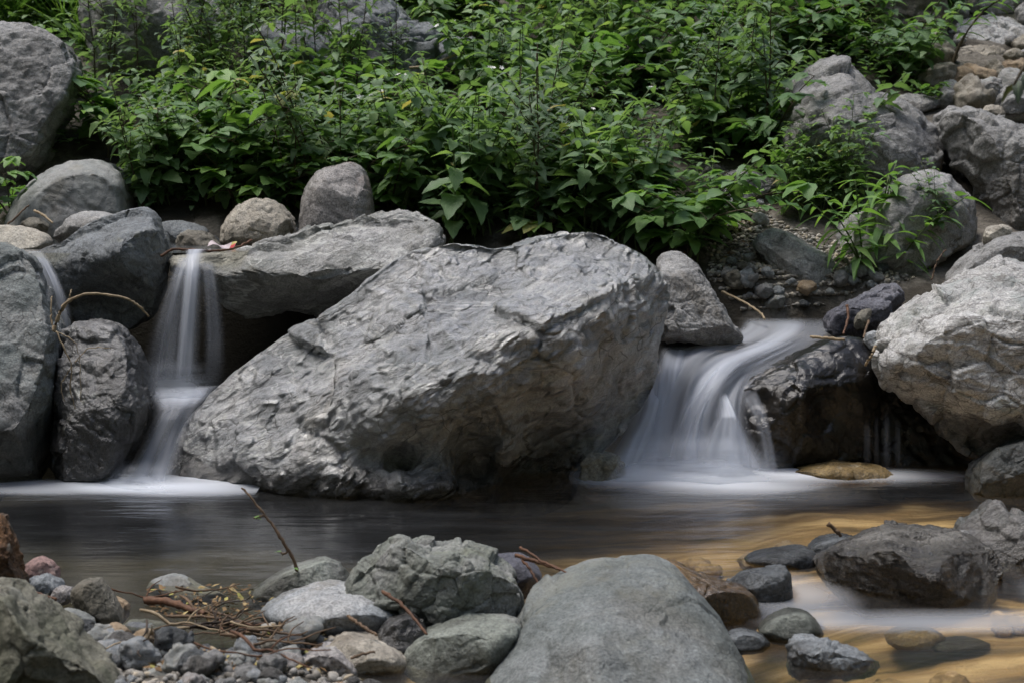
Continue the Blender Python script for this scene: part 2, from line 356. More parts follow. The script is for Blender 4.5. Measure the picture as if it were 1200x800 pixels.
M['veil'] = flow_mat('silky_falling_water', (3., .3), .16, .8, .9)
M['cascade'] = flow_mat('silky_cascade_water', (3.2, .7), .2, .76, .9)
M['foam'] = flow_mat('soft_foam', (5, 16), .1, .6, 1., col=(.78, .82, .88))
def ripple(x, y): return .004 * perlin(np.stack([x * 1.6, y * 5, 0 * x], 1), 3)
def level(name, x0, x1, y0, y1, z, step=.04):
    a = np.arange(x0, x1 + step, step * 1.6); b = np.arange(y0, y1 + step, step); A, B = np.meshgrid(a, b, indexing='ij')
    zz = (np.full(A.size, z) + ripple(A.ravel(), B.ravel())).reshape(A.shape)
    return link(name, mesh(name, np.stack([A, B, zz], -1).reshape(-1, 3), gridfaces(len(a), len(b)), M['pool']))
tag(level('pool_water', -4.4, 4.4, .7, 5.75, 0), kind='structure')
tag(level('upper_pool_water', -3., -1.02, 5.36, 6.3, .762), kind='structure')
def catm(pts, n):
    pts = np.asarray(pts, float); m = len(pts); t = np.linspace(0, m - 1, n); i = np.clip(t.astype(int), 0, m - 2); f = (t - i)[:, None]
    p0 = pts[np.maximum(i - 1, 0)]; p1 = pts[i]; p2 = pts[i + 1]; p3 = pts[np.minimum(i + 2, m - 1)]
    return .5 * (2 * p1 + (p2 - p0) * f + (2 * p0 - 5 * p1 + 4 * p2 - p3) * f * f + (3 * p1 - p0 - 3 * p2 + p3) * f ** 3)
def flow(name, Lp, Rp, mat, parent, nu=26, nv=60, bulge=.03, amp=1., top=.08, bot=.1, edge=.25, wav=.01, seed=0):
    l = catm(Lp, nv); r = catm(Rp, nv)
    l = P(l[:, 0], l[:, 1], l[:, 2]); r = P(r[:, 0], r[:, 1], r[:, 2])
    u = np.linspace(0, 1, nu)[:, None, None]; V = l[None] * (1 - u) + r[None] * u
    uu = np.repeat(np.linspace(0, 1, nu)[:, None], nv, 1); vv = np.repeat(np.linspace(0, 1, nv)[None], nu, 0)
    w = fbm(np.stack([uu.ravel() * 5 + seed * 3.1, vv.ravel() * 1.1, 0 * uu.ravel()], 1), 3, seed=seed).reshape(uu.shape)
    off = bulge * np.sin(np.pi * uu) * np.minimum(1, vv * 3) + wav * w * np.minimum(1, vv * 4)
    V[..., 1] -= off; V[..., 2] += .3 * off
    e = sstep(0, edge, uu) * sstep(0, edge, 1 - uu)
    a = amp * e * (sstep(-.001, top, vv) if top else 1) * (sstep(0, bot, 1 - vv) if bot else 1)
    base = np.array(parent.location)
    o = link(name, mesh(name, V.reshape(-1, 3) - base, gridfaces(nu, nv), mat, uv=np.stack([uu, vv], -1).reshape(-1, 2), attrs={'a': a.ravel()}), parent=parent)
    return o
def foam(x0, x1, y0, y1, fn, label, z=.008, name='foam'):
    a = np.linspace(x0, x1, 60); b = np.linspace(y0, y1, 40); A, B = np.meshgrid(a, b, indexing='ij')
    U = (A - x0) / (x1 - x0); Vv = (B - y0) / (y1 - y0)
    al = fn(U, Vv); zz = z + ripple(A.ravel(), B.ravel()).reshape(A.shape) + .02 * al ** 2 * .5
    o = link(name, mesh(name, np.stack([A, B, zz], -1).reshape(-1, 3), gridfaces(60, 40), M['foam'], uv=np.stack([A * .25, B * .25], -1).reshape(-1, 2), attrs={'a': al.ravel()}))
    return tag(o, label, 'foam', kind='stuff')

# ------------------------------------------------------------------ rocks
FOOT = []                                                                  # outlines and distances, so that plants do not grow through stones
def rock(name, label, outline, Y, T, mat, lv=6, e=2.6, lean=.25, side=0., ctrl=None, cuts=7, amp=(.05, .03, .022), fs=3.2, ledge=None, seed=None, group=None, cat=None, soft=1, wr=(.012, 7.), ax=(.5, .3, .2, 2.2), wf=.7, rim=1.):
    global _seed
    _seed += 1; seed = seed or _seed; r = np.random.RandomState(seed)
    pl = np.asarray(outline, float)
    for k in range(soft):
        q = np.roll(pl, -1, 0); pl = np.stack([pl * .78 + q * .22, pl * .22 + q * .78], 1).reshape(-1, 2)
    q = np.roll(pl, -1, 0); cr = pl[:, 0] * q[:, 1] - q[:, 0] * pl[:, 1]; A = cr.sum() / 2
    c = np.array([((pl[:, 0] + q[:, 0]) * cr).sum(), ((pl[:, 1] + q[:, 1]) * cr).sum()]) / (6 * A)
    dense = np.concatenate([pl + (q - pl) * t for t in np.linspace(0, 1, 40, endpoint=False)]) - c
    th = np.arctan2(dense[:, 1], dense[:, 0]); rr = np.hypot(dense[:, 0], dense[:, 1]); k = np.argsort(th)
    th, rr = th[k], rr[k]; th = np.concatenate([th - 2 * np.pi, th, th + 2 * np.pi]); rr = np.tile(rr, 3)
    D, Fs = ico(lv); s = np.hypot(D[:, 0], D[:, 2]); ang = np.arctan2(-D[:, 2], D[:, 0]); kk = (s ** e + np.abs(D[:, 1]) ** e) ** (-1 / e)
    sp = s * kk; yp = D[:, 1] * kk; rad = np.interp(ang, th, rr)
    px = c[0] + np.cos(ang) * rad * sp; py = c[1] + np.sin(ang) * rad * sp
    m = Y / F                                                              # metres per pixel at this distance
    Yp = Y + lean * (c[1] - py) * m + side * (px - c[0]) * m
    if ctrl is not None:
        Yf = tps([q[:2] for q in ctrl], np.array([q[2] for q in ctrl], float), np.stack([px, py], 1))
        Yv = np.where(yp < 0, Yp - np.abs(yp) * np.maximum(.02, Yp - Yf), Yp + yp * T)
    else: Yv = Yp + yp * T
    V = P(px, py, np.minimum(Yv, Yp)); V[:, 1] = Yv
    S = math.sqrt(abs(A)) * m; C0 = P(c[0], c[1], Y)
    V -= C0
    for k in range(cuts):                                                  # broken faces
        n = r.normal(size=3) * (.55, .6, .55); n[1] = -abs(n[1]) - .35 if k % 3 else abs(n[1]) + .3; n[2] += .15; n /= np.linalg.norm(n)
        d = V @ n; lim = d.max() * r.uniform(.72, .93); V -= np.maximum(0, d - lim)[:, None] * n * .9
    Nn = vnormals(V, Fs); q = V / S + r.rand(3) * 20
    fv, fe = facet(q * fs + .25 * fbm(q * 3, 2, seed=1)[:, None], seed)
    d = amp[0] * fbm(q * 1.7, 3, seed=2) + amp[1] * (fv * .9 - .35 * np.exp(-fe * 16))
    d = d + amp[2] * (ridged(q * 5.5, 5, seed=4) * .6 + fbm(q * 9, 4, .6, seed=5) * .6)
    R1 = np.array(ax[:3]); ca, sa = math.cos(R1[0]), math.sin(R1[0])          # crinkles drawn out along the grain of the stone
    qw = q @ np.array([[ca, 0, -sa], [0, 1, 0], [sa, 0, ca]]).T * (1, 1, ax[3]); qw = qw + .12 * np.stack([perlin(q * 4, 7), perlin(q * 4 + 9, 8), perlin(q * 4 + 5, 9)], 1)
    k1 = 1 - 2.4 * np.abs(perlin(qw * wr[1] * .5, 11)); k2 = 1 - 2.4 * np.abs(perlin(qw * wr[1] * 1.3 + 3, 12)); k3 = 1 - 2.4 * np.abs(perlin(qw * wr[1] * 3 + 7, 13))
    d = d - wr[0] * (np.maximum(k1, -.3) ** 2 * np.sign(k1) * 1. + (.5 * k2 + .36 * k3) * wf)
    if ledge:                                                              # layers that weather back in steps
        dr, fr, am = ledge; dr = np.array(dr, float) / np.linalg.norm(dr); t = (q @ dr) * fr + 1.1 * fbm(q * 2.2, 4, seed=6)
        f = t - np.floor(t); hid = np.sin(np.floor(t) * 12.9898) * 43758.5453; hid -= np.floor(hid)
        d = d + am * (f ** 2.5 - .5) * (.35 + hid)
    d = d * (rim + (1 - rim) * sstep(0, .55, np.abs(yp)))
    V = V + Nn * (d * S)[:, None]
    base = np.array([C0[0], C0[1], C0[2] + V[:, 2].min()]); V = V + C0 - base
    o = link(name, mesh(name, V, Fs, M[mat]), base)
    FOOT.append((pl.tolist(), Y))
    return tag(o, label, cat or ('boulder' if S > .45 else 'rock' if S > .16 else 'stone'), group)
_seed = 100

# the great boulder in the middle of the pool
MAIN = [(183, 566), (192, 545), (205, 515), (225, 485), (250, 455), (290, 420), (330, 388), (360, 372), (400, 348), (430, 325), (460, 305), (490, 292), (530, 283), (558, 284), (575, 291), (600, 290), (625, 283), (660, 275), (690, 271), (716, 274), (737, 286), (757, 297), (772, 310), (785, 330), (788, 355), (781, 385), (775, 410), (773, 440), (766, 465), (746, 490), (726, 515), (706, 535), (690, 555), (676, 590), (640, 606), (600, 612), (500, 612), (380, 606), (280, 602), (205, 592)]
MC = [(190, 560, 4.72), (240, 590, 4.58), (330, 600, 4.5), (420, 600, 4.42), (520, 605, 4.42), (580, 600, 4.62), (650, 590, 5.0), (250, 520, 4.7), (230, 490, 4.77), (300, 450, 4.75), (350, 510, 4.63), (400, 552, 4.5), (470, 556, 4.47), (540, 562, 4.5),
      (430, 528, 4.62), (470, 545, 4.66), (560, 548, 4.8), (530, 530, 4.6), (590, 530, 4.66), (620, 565, 4.92), (500, 490, 4.5), (450, 520, 4.54), (560, 455, 4.47), (620, 415, 4.5), (655, 400, 4.49), (700, 372, 4.56), (748, 322, 4.68), (735, 375, 4.6), (600, 470, 4.56), (560, 500, 4.62), (620, 500, 4.72), (680, 500, 4.88), (650, 450, 4.56), (690, 440, 4.6), (712, 425, 4.68), (758, 400, 4.76), (740, 470, 4.94),
      (400, 430, 4.68), (460, 370, 4.78), (540, 360, 4.71), (600, 330, 4.78), (680, 310, 4.8), (500, 300, 5.02), (600, 297, 5.04), (690, 280, 5.08), (350, 390, 4.9), (270, 450, 4.85), (770, 340, 4.85)]
rock('boulder', 'huge silver grey crinkled boulder sitting in the pool between two waterfalls', MAIN, 5.02, .42, 'main', lv=8, e=2.5, lean=.18, ctrl=MC, cuts=0, amp=(.05, .017, .007), fs=4.2, ledge=((-.5, .35, .85), 6, .006), wr=(.015, 9.), ax=(-.6, 0, 0, 1.5), wf=1.15, rim=.45)
rock('boulder', 'rounded teal grey boulder cut by the picture edge beside the pool', [(-80, 310), (-30, 286), (0, 282), (20, 289), (40, 305), (52, 330), (60, 365), (68, 395), (74, 430), (74, 470), (68, 510), (57, 545), (45, 580), (-20, 590), (-80, 580)], 5.1, .4, 'teal', lv=7, e=2.4, lean=.12, amp=(.04, .02, .013))
rock('rock', 'dark rounded wet rock between the teal boulder and the basin of the narrow waterfall', [(68, 400), (74, 384), (90, 377), (111, 374), (135, 378), (150, 391), (160, 412), (169, 446), (178, 474), (175, 497), (160, 525), (145, 550), (130, 580), (75, 582), (58, 540), (60, 470), (66, 430)], 4.98, .24, 'dark', lv=7, lean=.3, amp=(.04, .03, .022))
rock('boulder', 'tilted dark blue grey boulder with a pale sloping top beside the narrow waterfall', [(36, 297), (70, 282), (100, 262), (130, 252), (150, 245), (161, 241), (176, 249), (189, 280), (193, 300), (187, 330), (178, 366), (160, 384), (135, 392), (100, 384), (66, 356), (50, 320)], 5.45, .3, 'blue', lv=7, e=3.2, lean=.15, cuts=3, amp=(.03, .02, .014),
     ctrl=[(40, 297, 5.35), (100, 290, 5.28), (150, 275, 5.24), (180, 290, 5.25), (160, 245, 5.55), (110, 264, 5.55), (70, 283, 5.5), (130, 330, 5.3), (70, 330, 5.35), (180, 340, 5.35), (120, 380, 5.5)])
rock('boulder', 'flat topped greenish grey slab overhanging the dark hollow and carrying the narrow waterfall', [(194, 306), (205, 300), (226, 297), (256, 294), (294, 283), (337, 278), (371, 266), (410, 256), (440, 250), (471, 244), (497, 252), (517, 264), (522, 290), (510, 330), (450, 362), (400, 372), (368, 374), (337, 367), (290, 374), (262, 365), (246, 344), (225, 325), (203, 322)], 5.55, .36, 'slab', lv=7, e=3.2, cuts=2, amp=(.025, .028, .016),
     ctrl=[(200, 308, 5.33), (240, 310, 5.28), (300, 312, 5.25), (360, 300, 5.24), (430, 290, 5.3), (500, 275, 5.4), (260, 297, 5.5), (340, 282, 5.6), (440, 254, 5.7), (480, 250, 5.7), (270, 350, 5.36), (340, 350, 5.34), (420, 340, 5.34), (300, 370, 5.5), (400, 372, 5.5)], ledge=((.1, .3, 1), 7, .025))
rock('rock', 'rough grey rock wedged behind the huge boulder above the wide cascade', [(770, 310), (776, 299), (790, 294), (808, 302), (825, 322), (840, 345), (855, 370), (868, 392), (873, 401), (862, 408), (840, 410), (815, 403), (790, 400), (770, 400), (760, 350)], 5.5, .25, 'grey', lv=7, lean=.3, amp=(.035, .03, .018))
rock('rock', 'black wet rock beside the wide cascade with water sliding over its shoulder', [(878, 442), (905, 428), (930, 418), (952, 410), (980, 396), (1003, 393), (1020, 403), (1034, 430), (1036, 470), (1030, 520), (1018, 580), (930, 590), (878, 580), (862, 530), (857, 490), (862, 465)], 5.15, .26, 'black', lv=7, e=3, cuts=4, amp=(.05, .022, .012), wr=(.012, 5.), ctrl=[(880, 450, 4.98), (930, 425, 5.02), (1000, 397, 5.15), (890, 470, 5.0), (950, 450, 4.94), (1010, 450, 5.0), (900, 500, 4.92), (960, 480, 5.02), (900, 570, 4.9), (960, 570, 5.0), (1010, 560, 5.05), (940, 478, 4.93)])
rock('boulder', 'big pale cracked boulder standing over the pool beside the black wet rock', [(1027, 418), (1034, 398), (1050, 374), (1072, 356), (1097, 339), (1124, 327), (1151, 315), (1171, 308), (1200, 308), (1245, 318), (1290, 380), (1290, 480), (1250, 525), (1200, 530), (1160, 542), (1130, 530), (1110, 508), (1094, 488), (1070, 470), (1050, 453), (1033, 437)], 5.0, .4, 'pale', lv=7, e=3, cuts=3, amp=(.03, .04, .016), fs=4.5, ledge=((.4, .2, 1), 7, .018),
     ctrl=[(1040, 415, 4.85), (1080, 420, 4.72), (1130, 430, 4.66), (1190, 430, 4.62), (1100, 360, 4.86), (1160, 330, 4.9), (1220, 320, 4.92), (1060, 375, 4.95), (1070, 460, 4.86), (1110, 480, 4.8), (1160, 500, 4.78), (1140, 530, 4.92), (1250, 440, 4.62), (1200, 510, 4.8), (1170, 380, 4.72)])
rock('rock', 'dry grey rock leaning behind the big pale cracked boulder', [(1112, 330), (1122, 318), (1134, 304), (1158, 286), (1171, 277), (1200, 270), (1250, 275), (1255, 340), (1180, 345), (1120, 345)], 5.5, .25, 'greyup', lean=.4)
rock('stone', 'beige stone perched on the dry grey rock', [(1149, 275), (1160, 265), (1178, 263), (1189, 269), (1180, 280), (1155, 289)], 5.6, .06, 'beige', lv=5)
rock('rock', 'dark purple grey rock split and dripping above the black wet rock', [(968, 372), (982, 360), (996, 352), (1016, 342), (1043, 333), (1058, 341), (1062, 358), (1052, 378), (1036, 392), (1002, 396), (970, 394)], 5.62, .16, 'purple', amp=(.05, .06, .03))
rock('stone', 'brownish triangular stone leaning on the dark purple rock', [(1000, 382), (1003, 371), (1013, 361), (1023, 363), (1019, 378), (1006, 390)], 5.42, .04, 'brown', lv=5)
rock('stone', 'round blue grey pebble wedged under the big pale boulder', [(1011, 402), (1015, 391), (1026, 387), (1035, 393), (1034, 408), (1020, 413)], 5.2, .05, 'bluep', lv=5)
rock('rock', 'angular blue grey rock on the gravel bank above the wide cascade', [(881, 290), (888, 276), (901, 268), (920, 270), (945, 286), (972, 298), (987, 314), (991, 332), (975, 342), (935, 340), (908, 324), (894, 305)], 6.15, .2, 'teal', lv=6, e=3, lean=.35, amp=(.04, .03, .015))
rock('boulder', 'shadowed dark grey boulder behind the leafy spray on the gravel bank', [(983, 264), (1010, 250), (1040, 222), (1060, 207), (1083, 201), (1110, 203), (1131, 218), (1141, 240), (1142, 280), (1127, 322), (1090, 338), (1020, 338), (988, 328), (978, 297)], 6.35, .35, 'grey', lv=6, lean=.2)
rock('boulder', 'broad two humped grey boulder rising out of the greenery', [(912, 165), (916, 130), (926, 97), (945, 80), (969, 71), (986, 70), (1003, 78), (1019, 95), (1034, 108), (1058, 118), (1081, 138), (1101, 161), (1110, 190), (1080, 230), (1000, 250), (950, 245), (916, 205)], 7.1, .5, 'greyup', lv=7, lean=.35, amp=(.045, .035, .018))
rock('rock', 'flat grey rock lying behind the two humped boulder', [(1044, 114), (1066, 109), (1104, 115), (1103, 126), (1078, 136), (1050, 130)], 7.8, .2, 'greyup', lean=.5)
rock('boulder', 'fractured dark grey boulder with a pale top and shadowed foot', [(1104, 138), (1117, 127), (1144, 127), (1170, 137), (1200, 146), (1250, 160), (1270, 285), (1200, 292), (1160, 280), (1146, 235), (1136, 208), (1117, 188), (1106, 165)], 6.8, .4, 'greyup', lv=7, e=3, lean=.2, amp=(.05, .05, .025))
rock('boulder', 'smooth pale boulder at the head of the gully', [(1100, -30), (1106, 8), (1112, 26), (1150, 28), (1200, 20), (1260, 0), (1250, -40)], 9.6, .5, 'pale', lean=.5)
rock('boulder', 'rough pale boulder with a jagged face in the gully', [(1108, 42), (1116, 30), (1132, 23), (1165, 18), (1200, 26), (1225, 44), (1200, 64), (1150, 66), (1116, 56)], 9.0, .35, 'pale', lean=.3, amp=(.05, .07, .03))
rock('rock', 'beige blocky rock below the jagged pale boulder', [(1116, 64), (1128, 54), (1150, 53), (1175, 56), (1183, 70), (1165, 84), (1120, 82)], 8.6, .2, 'beige', amp=(.05, .07, .02))
rock('stone', 'dark brown rock in the shade of the leaning seedling', [(1106, 84), (1118, 70), (1133, 74), (1142, 92), (1120, 104), (1106, 100)], 8.3, .15, 'brown', lv=5)
rock('stone', 'tan flat slab of stone tilted in the gully', [(1130, 78), (1136, 72), (1152, 80), (1176, 82), (1181, 90), (1160, 97), (1140, 92)], 8.1, .12, 'tan', lv=5, lean=.4, e=4)
rock('rock', 'lumpy pale rock with mossy foot on the gully floor', [(1126, 116), (1140, 98), (1164, 89), (1176, 97), (1174, 117), (1152, 130), (1130, 130)], 7.75, .18, 'pale', amp=(.05, .05, .03))
rock('stone', 'small grey stone at the picture edge in the gully', [(1170, 122), (1182, 112), (1204, 106), (1215, 122), (1200, 136), (1176, 136)], 7.6, .12, 'grey', lv=5)
rock('stone', 'small beige stone resting against the fractured dark boulder', [(1150, 130), (1160, 122), (1174, 124), (1180, 136), (1168, 145), (1152, 142)], 7.3, .1, 'beige', lv=5)
rock('boulder', 'tall brown rock face behind the leaves at the head of the bank', [(1015, -40), (1108, -40), (1112, 20), (1108, 55), (1090, 80), (1050, 80), (1015, 50)], 8.9, .4, 'brown', lean=.2, amp=(.04, .05, .02))
rock('boulder', 'tall rough grey boulder half cut by the upper corner of the picture', [(-60, 60), (-30, 36), (0, 29), (25, 28), (44, 29), (68, 44), (86, 63), (90, 88), (82, 115), (66, 150), (50, 195), (0, 230), (-60, 230)], 7.15, .45, 'greyup', lv=7, lean=.25, amp=(.05, .04, .025))
rock('boulder', 'smooth domed grey boulder at the foot of the bramble bank', [(3, 268), (10, 243), (30, 215), (60, 196), (90, 187), (126, 189), (145, 205), (150, 238), (150, 285), (80, 295), (8, 292)], 6.45, .35, 'smooth', lv=6, lean=.3, cuts=3, amp=(.03, .012, .006))
rock('stone', 'flat beige stone lying in front of the domed boulder', [(-25, 268), (0, 263), (30, 266), (55, 274), (60, 290), (20, 300), (-25, 298)], 5.75, .14, 'beige', lv=5, cuts=3, lean=.6, amp=(.04, .015, .008))
rock('stone', 'small brownish stone tucked under the domed boulder', [(22, 262), (35, 254), (50, 257), (60, 270), (42, 280), (25, 275)], 5.98, .08, 'brown', lv=5)
rock('rock', 'pale grey stone behind the tilted blue grey boulder', [(60, 276), (78, 256), (100, 247), (125, 249), (142, 258), (130, 285), (70, 288)], 5.9, .14, 'grey', lv=5, lean=.5)
rock('rock', 'blotchy cream round rock standing behind the slab', [(256, 290), (262, 262), (279, 240), (297, 231), (324, 237), (342, 256), (349, 285), (300, 300)], 6.05, .18, 'beige', lv=6, lean=.2, amp=(.04, .03, .02))
rock('rock', 'upright smooth rock with a pinkish side behind the slab', [(347, 280), (352, 240), (359, 215), (370, 200), (390, 194), (411, 189), (426, 196), (434, 215), (437, 240), (441, 275), (420, 295), (370, 295)], 6.2, .2, 'pinky', lv=6, e=3, lean=.05, cuts=2, amp=(.025, .012, .006))
rock('stone', 'flat dark grey stone at the back of the upper pool', [(181, 270), (186, 262), (204, 258), (226, 262), (244, 268), (242, 282), (200, 288), (182, 284)], 6.2, .1, 'blue', lv=5, lean=.5)
rock('stone', 'flat brown stone beside the crumpled wrapper', [(203, 280), (214, 270), (235, 271), (252, 279), (262, 292), (238, 300), (210, 300)], 5.95, .09, 'brown', lv=5, lean=.5, amp=(.05, .06, .03))
rock('boulder', 'layered dark grey outcrop showing through stems high on the bank', [(375, -20), (440, -10), (470, 8), (492, 30), (520, 38), (550, 47), (570, 64), (566, 80), (540, 90), (500, 112), (480, 135), (430, 135), (390, 100), (360, 50)], 8.3, .35, 'blue', lv=7, lean=.35, amp=(.05, .06, .03), ledge=((.2, .3, 1), 6, .03))
rock('boulder', 'smooth grey boulder behind thin stems near the upper edge', [(95, -40), (190, -40), (265, 15), (250, 75), (180, 100), (120, 95), (95, 40)], 8.45, .4, 'greyup', lean=.25)
rock('boulder', 'dark grey rock half buried in leaves beside the layered outcrop', [(290, 40), (330, 20), (380, 40), (400, 85), (370, 120), (310, 110), (285, 80)], 8.1, .3, 'blue', lv=5, lean=.3)
rock('rock', 'pale grey rock glimpsed among the leaves of the bank', [(676, 172), (688, 156), (712, 150), (742, 155), (775, 184), (794, 208), (760, 225), (700, 215)], 7.15, .2, 'grey', lv=5, lean=.4)
rock('rock', 'low dark stone at the edge of the gravel under the leaves', [(842, 215), (855, 200), (880, 198), (905, 208), (915, 225), (880, 236), (845, 232)], 6.75, .15, 'dark', lv=5, lean=.4)
# in and around the pool
rock('rock', 'small mossy rock in the mist beside the huge boulder', [(680, 545), (688, 534), (700, 529), (716, 530), (729, 540), (735, 556), (728, 572), (678, 572)], 4.86, .07, 'mossy', lv=5, amp=(.05, .06, .04))
rock('rock', 'flat golden brown wet rock lying below the black wet rock', [(920, 555), (945, 545), (975, 541), (1010, 544), (1037, 547), (1052, 558), (1045, 570), (925, 570)], 4.95, .12, 'golden', lv=6, lean=.9, amp=(.03, .03, .02))
rock('stone', 'dark brown stone barely breaking the pool surface', [(682, 580), (692, 576), (704, 577), (714, 583), (708, 590), (684, 589)], 4.72, .04, 'brownw', lv=5)
rock('rock', 'green grey wet rock at the picture edge below the pale boulder', [(1136, 562), (1143, 544), (1161, 530), (1186, 514), (1215, 508), (1265, 540), (1255, 595), (1190, 595), (1140, 585)], 4.75, .2, 'teal', lv=6, lean=.3)
rock('rock', 'pale pointed rock behind the big black block', [(1128, 628), (1136, 617), (1151, 604), (1170, 586), (1185, 603), (1202, 606), (1265, 620), (1265, 685), (1200, 685), (1160, 680), (1128, 660)], 3.98, .2, 'pale', lv=6, lean=.1, cuts=4, amp=(.05, .06, .025))
rock('stone', 'small grey stone against the pale pointed rock', [(1118, 634), (1122, 624), (1132, 620), (1139, 628), (1136, 640), (1122, 642)], 3.86, .03, 'grey', lv=5)
rock('rock', 'big dark square block standing in the golden outflow', [(963, 662), (967, 642), (978, 634), (1003, 629), (1043, 622), (1070, 625), (1104, 627), (1138, 634), (1166, 645), (1171, 665), (1168, 699), (1156, 730), (1150, 750), (1104, 750), (1053, 740), (1016, 726), (989, 704), (967, 680)], 3.68, .24, 'black_block', lv=7, e=4, cuts=3, lean=.05, amp=(.03, .025, .02), ctrl=[(975, 655, 3.5), (1040, 650, 3.42), (1120, 655, 3.42), (1160, 665, 3.5), (1000, 635, 3.62), (1070, 629, 3.68), (1140, 640, 3.62), (1000, 690, 3.5), (1080, 700, 3.42), (1150, 710, 3.46), (1080, 740, 3.44)], ledge=((.1, .4, 1), 5, .012))
rock('stone', 'low dark stone with a twig stuck on it beside the black block', [(946, 644), (956, 634), (969, 630), (989, 626), (1004, 630), (1000, 655), (985, 668), (955, 664)], 3.92, .1, 'slate', lv=5, lean=.4)
rock('stone', 'smooth sunken dark stone with water sliding over it', [(868, 658), (888, 648), (920, 644), (950, 641), (965, 655), (960, 670), (900, 670)], 3.85, .1, 'slate', lv=5, lean=.8, cuts=2, amp=(.02, .01, .004))
rock('rock', 'glossy brown wet rock behind the large smooth foreground boulder', [(742, 672), (748, 664), (764, 659), (786, 657), (808, 670), (830, 681), (860, 687), (881, 693), (891, 709), (893, 727), (884, 742), (850, 752), (820, 745), (785, 715), (748, 690)], 3.36, .12, 'brownw', lv=6, lean=.3, cuts=3, amp=(.04, .02, .01))
rock('rock', 'squarish dark slate stone standing in the outflow', [(853, 690), (860, 682), (872, 674), (911, 668), (927, 667), (929, 689), (929, 716), (915, 735), (880, 735), (866, 715)], 3.52, .1, 'slate', lv=6, e=4, soft=1, cuts=3, lean=0, amp=(.03, .03, .012))
rock('stone', 'smooth domed pebble with pale flecks in front of the dark slate', [(886, 742), (896, 730), (912, 720), (932, 715), (948, 717), (961, 730), (968, 746), (940, 758), (905, 756)], 3.22, .08, 'speckled', lv=5, cuts=2, amp=(.03, .01, .006))
rock('stone', 'low dark pebble touching the large smooth foreground boulder', [(850, 748), (858, 741), (872, 738), (892, 742), (906, 755), (892, 766), (856, 768)], 3.14, .06, 'slate', lv=5, cuts=2, amp=(.03, .01, .006))
rock('rock', 'striped grey fin shaped rock lying low in the outflow', [(923, 772), (925, 757), (935, 750), (962, 749), (986, 757), (1012, 767), (1037, 777), (1020, 792), (960, 796), (925, 792)], 3.05, .1, 'bluep', lv=6, lean=.5, amp=(.05, .05, .03), ledge=((1, .3, 1.2), 6, .05))
rock('stone', 'half sunken golden stone with water streaming over its top', [(1035, 752), (1048, 741), (1070, 737), (1092, 737), (1110, 746), (1104, 760), (1060, 764)], 3.24, .08, 'golden', lv=5, lean=.6, cuts=2, amp=(.03, .02, .01))
rock('stone', 'flat sunken stone beside the half sunken golden stone', [(1085, 756), (1110, 749), (1140, 749), (1165, 754), (1150, 763), (1100, 765)], 3.2, .05, 'slate', lv=5, lean=.8, cuts=2)
rock('rock', 'black rock added to darken the recess under the big pale boulder', [(1005, 470), (1030, 452), (1075, 458), (1120, 480), (1160, 520), (1165, 590), (1005, 590)], 5.22, .1, 'black', lv=6, e=3, cuts=3, lean=.15, amp=(.06, .06, .02))  # added rock; its black colour stands in for shade in the recess
# near shore
rock('boulder', 'large smooth green grey boulder filling the lower middle of the picture', [(545, 850), (562, 800), (589, 773), (609, 746), (619, 718), (641, 702), (663, 688), (690, 678), (721, 673), (771, 671), (801, 679), (823, 705), (852, 739), (872, 773), (888, 805), (900, 880), (720, 920), (550, 900)], 3.0, .3, 'bluegreen', lv=7, e=4.5, cuts=0, amp=(.024, .014, .008), fs=1.7, wr=(.01, 5.),
     lean=.55, ctrl=[(575, 800, 2.84), (612, 742, 2.93), (600, 840, 2.74), (625, 790, 2.8), (640, 740, 2.9), (660, 695, 3.02), (678, 725, 2.9), (700, 762, 2.77), (698, 800, 2.7), (690, 850, 2.6), (655, 790, 2.81), (720, 680, 3.07), (800, 690, 3.07), (760, 740, 2.88), (740, 800, 2.72), (820, 800, 2.74), (850, 770, 2.86), (780, 860, 2.58), (870, 850, 2.66)])
rock('rock', 'craggy pale green rock at the water edge behind the speckled rock', [(405, 690), (412, 676), (430, 657), (457, 636), (471, 632), (491, 641), (511, 646), (535, 642), (562, 650), (590, 667), (607, 682), (615, 705), (616, 735), (582, 745), (528, 748), (500, 750), (475, 720), (440, 712), (408, 708)], 3.34, .2, 'green', lv=7, e=3, lean=.2, cuts=5, amp=(.05, .06, .025), fs=3.6)
rock('rock', 'purplish grey rock behind the craggy green rock', [(560, 660), (572, 652), (592, 650), (616, 654), (631, 668), (637, 684), (622, 702), (595, 700), (570, 680)], 3.55, .12, 'purple', lv=5, lean=.4)
rock('stone', 'small white grey stone between the craggy and the smooth boulders', [(618, 704), (628, 696), (642, 697), (645, 712), (632, 720), (618, 716)], 3.25, .04, 'pale', lv=5)
rock('rock', 'speckled grey rock leaning against the large smooth boulder', [(470, 785), (477, 766), (489, 748), (502, 741), (519, 735), (555, 725), (580, 729), (611, 729), (616, 745), (606, 772), (590, 810), (530, 825), (480, 818)], 3.07, .14, 'speckled', lv=6, e=3, lean=.25, cuts=6, amp=(.03, .025, .012))
rock('stone', 'dark charcoal stone between the blue slab and the speckled rock', [(440, 745), (453, 728), (470, 719), (486, 721), (498, 734), (503, 746), (488, 770), (462, 775), (444, 765)], 3.12, .08, 'dark', lv=5, amp=(.05, .04, .02))
rock('rock', 'pale blue grey flat slab at the water edge', [(303, 716), (318, 705), (337, 697), (368, 690), (400, 691), (434, 694), (467, 708), (480, 720), (470, 745), (447, 756), (400, 756), (350, 748), (310, 732)], 3.3, .17, 'bluep', lv=6, lean=.9, cuts=3, amp=(.03, .02, .012))
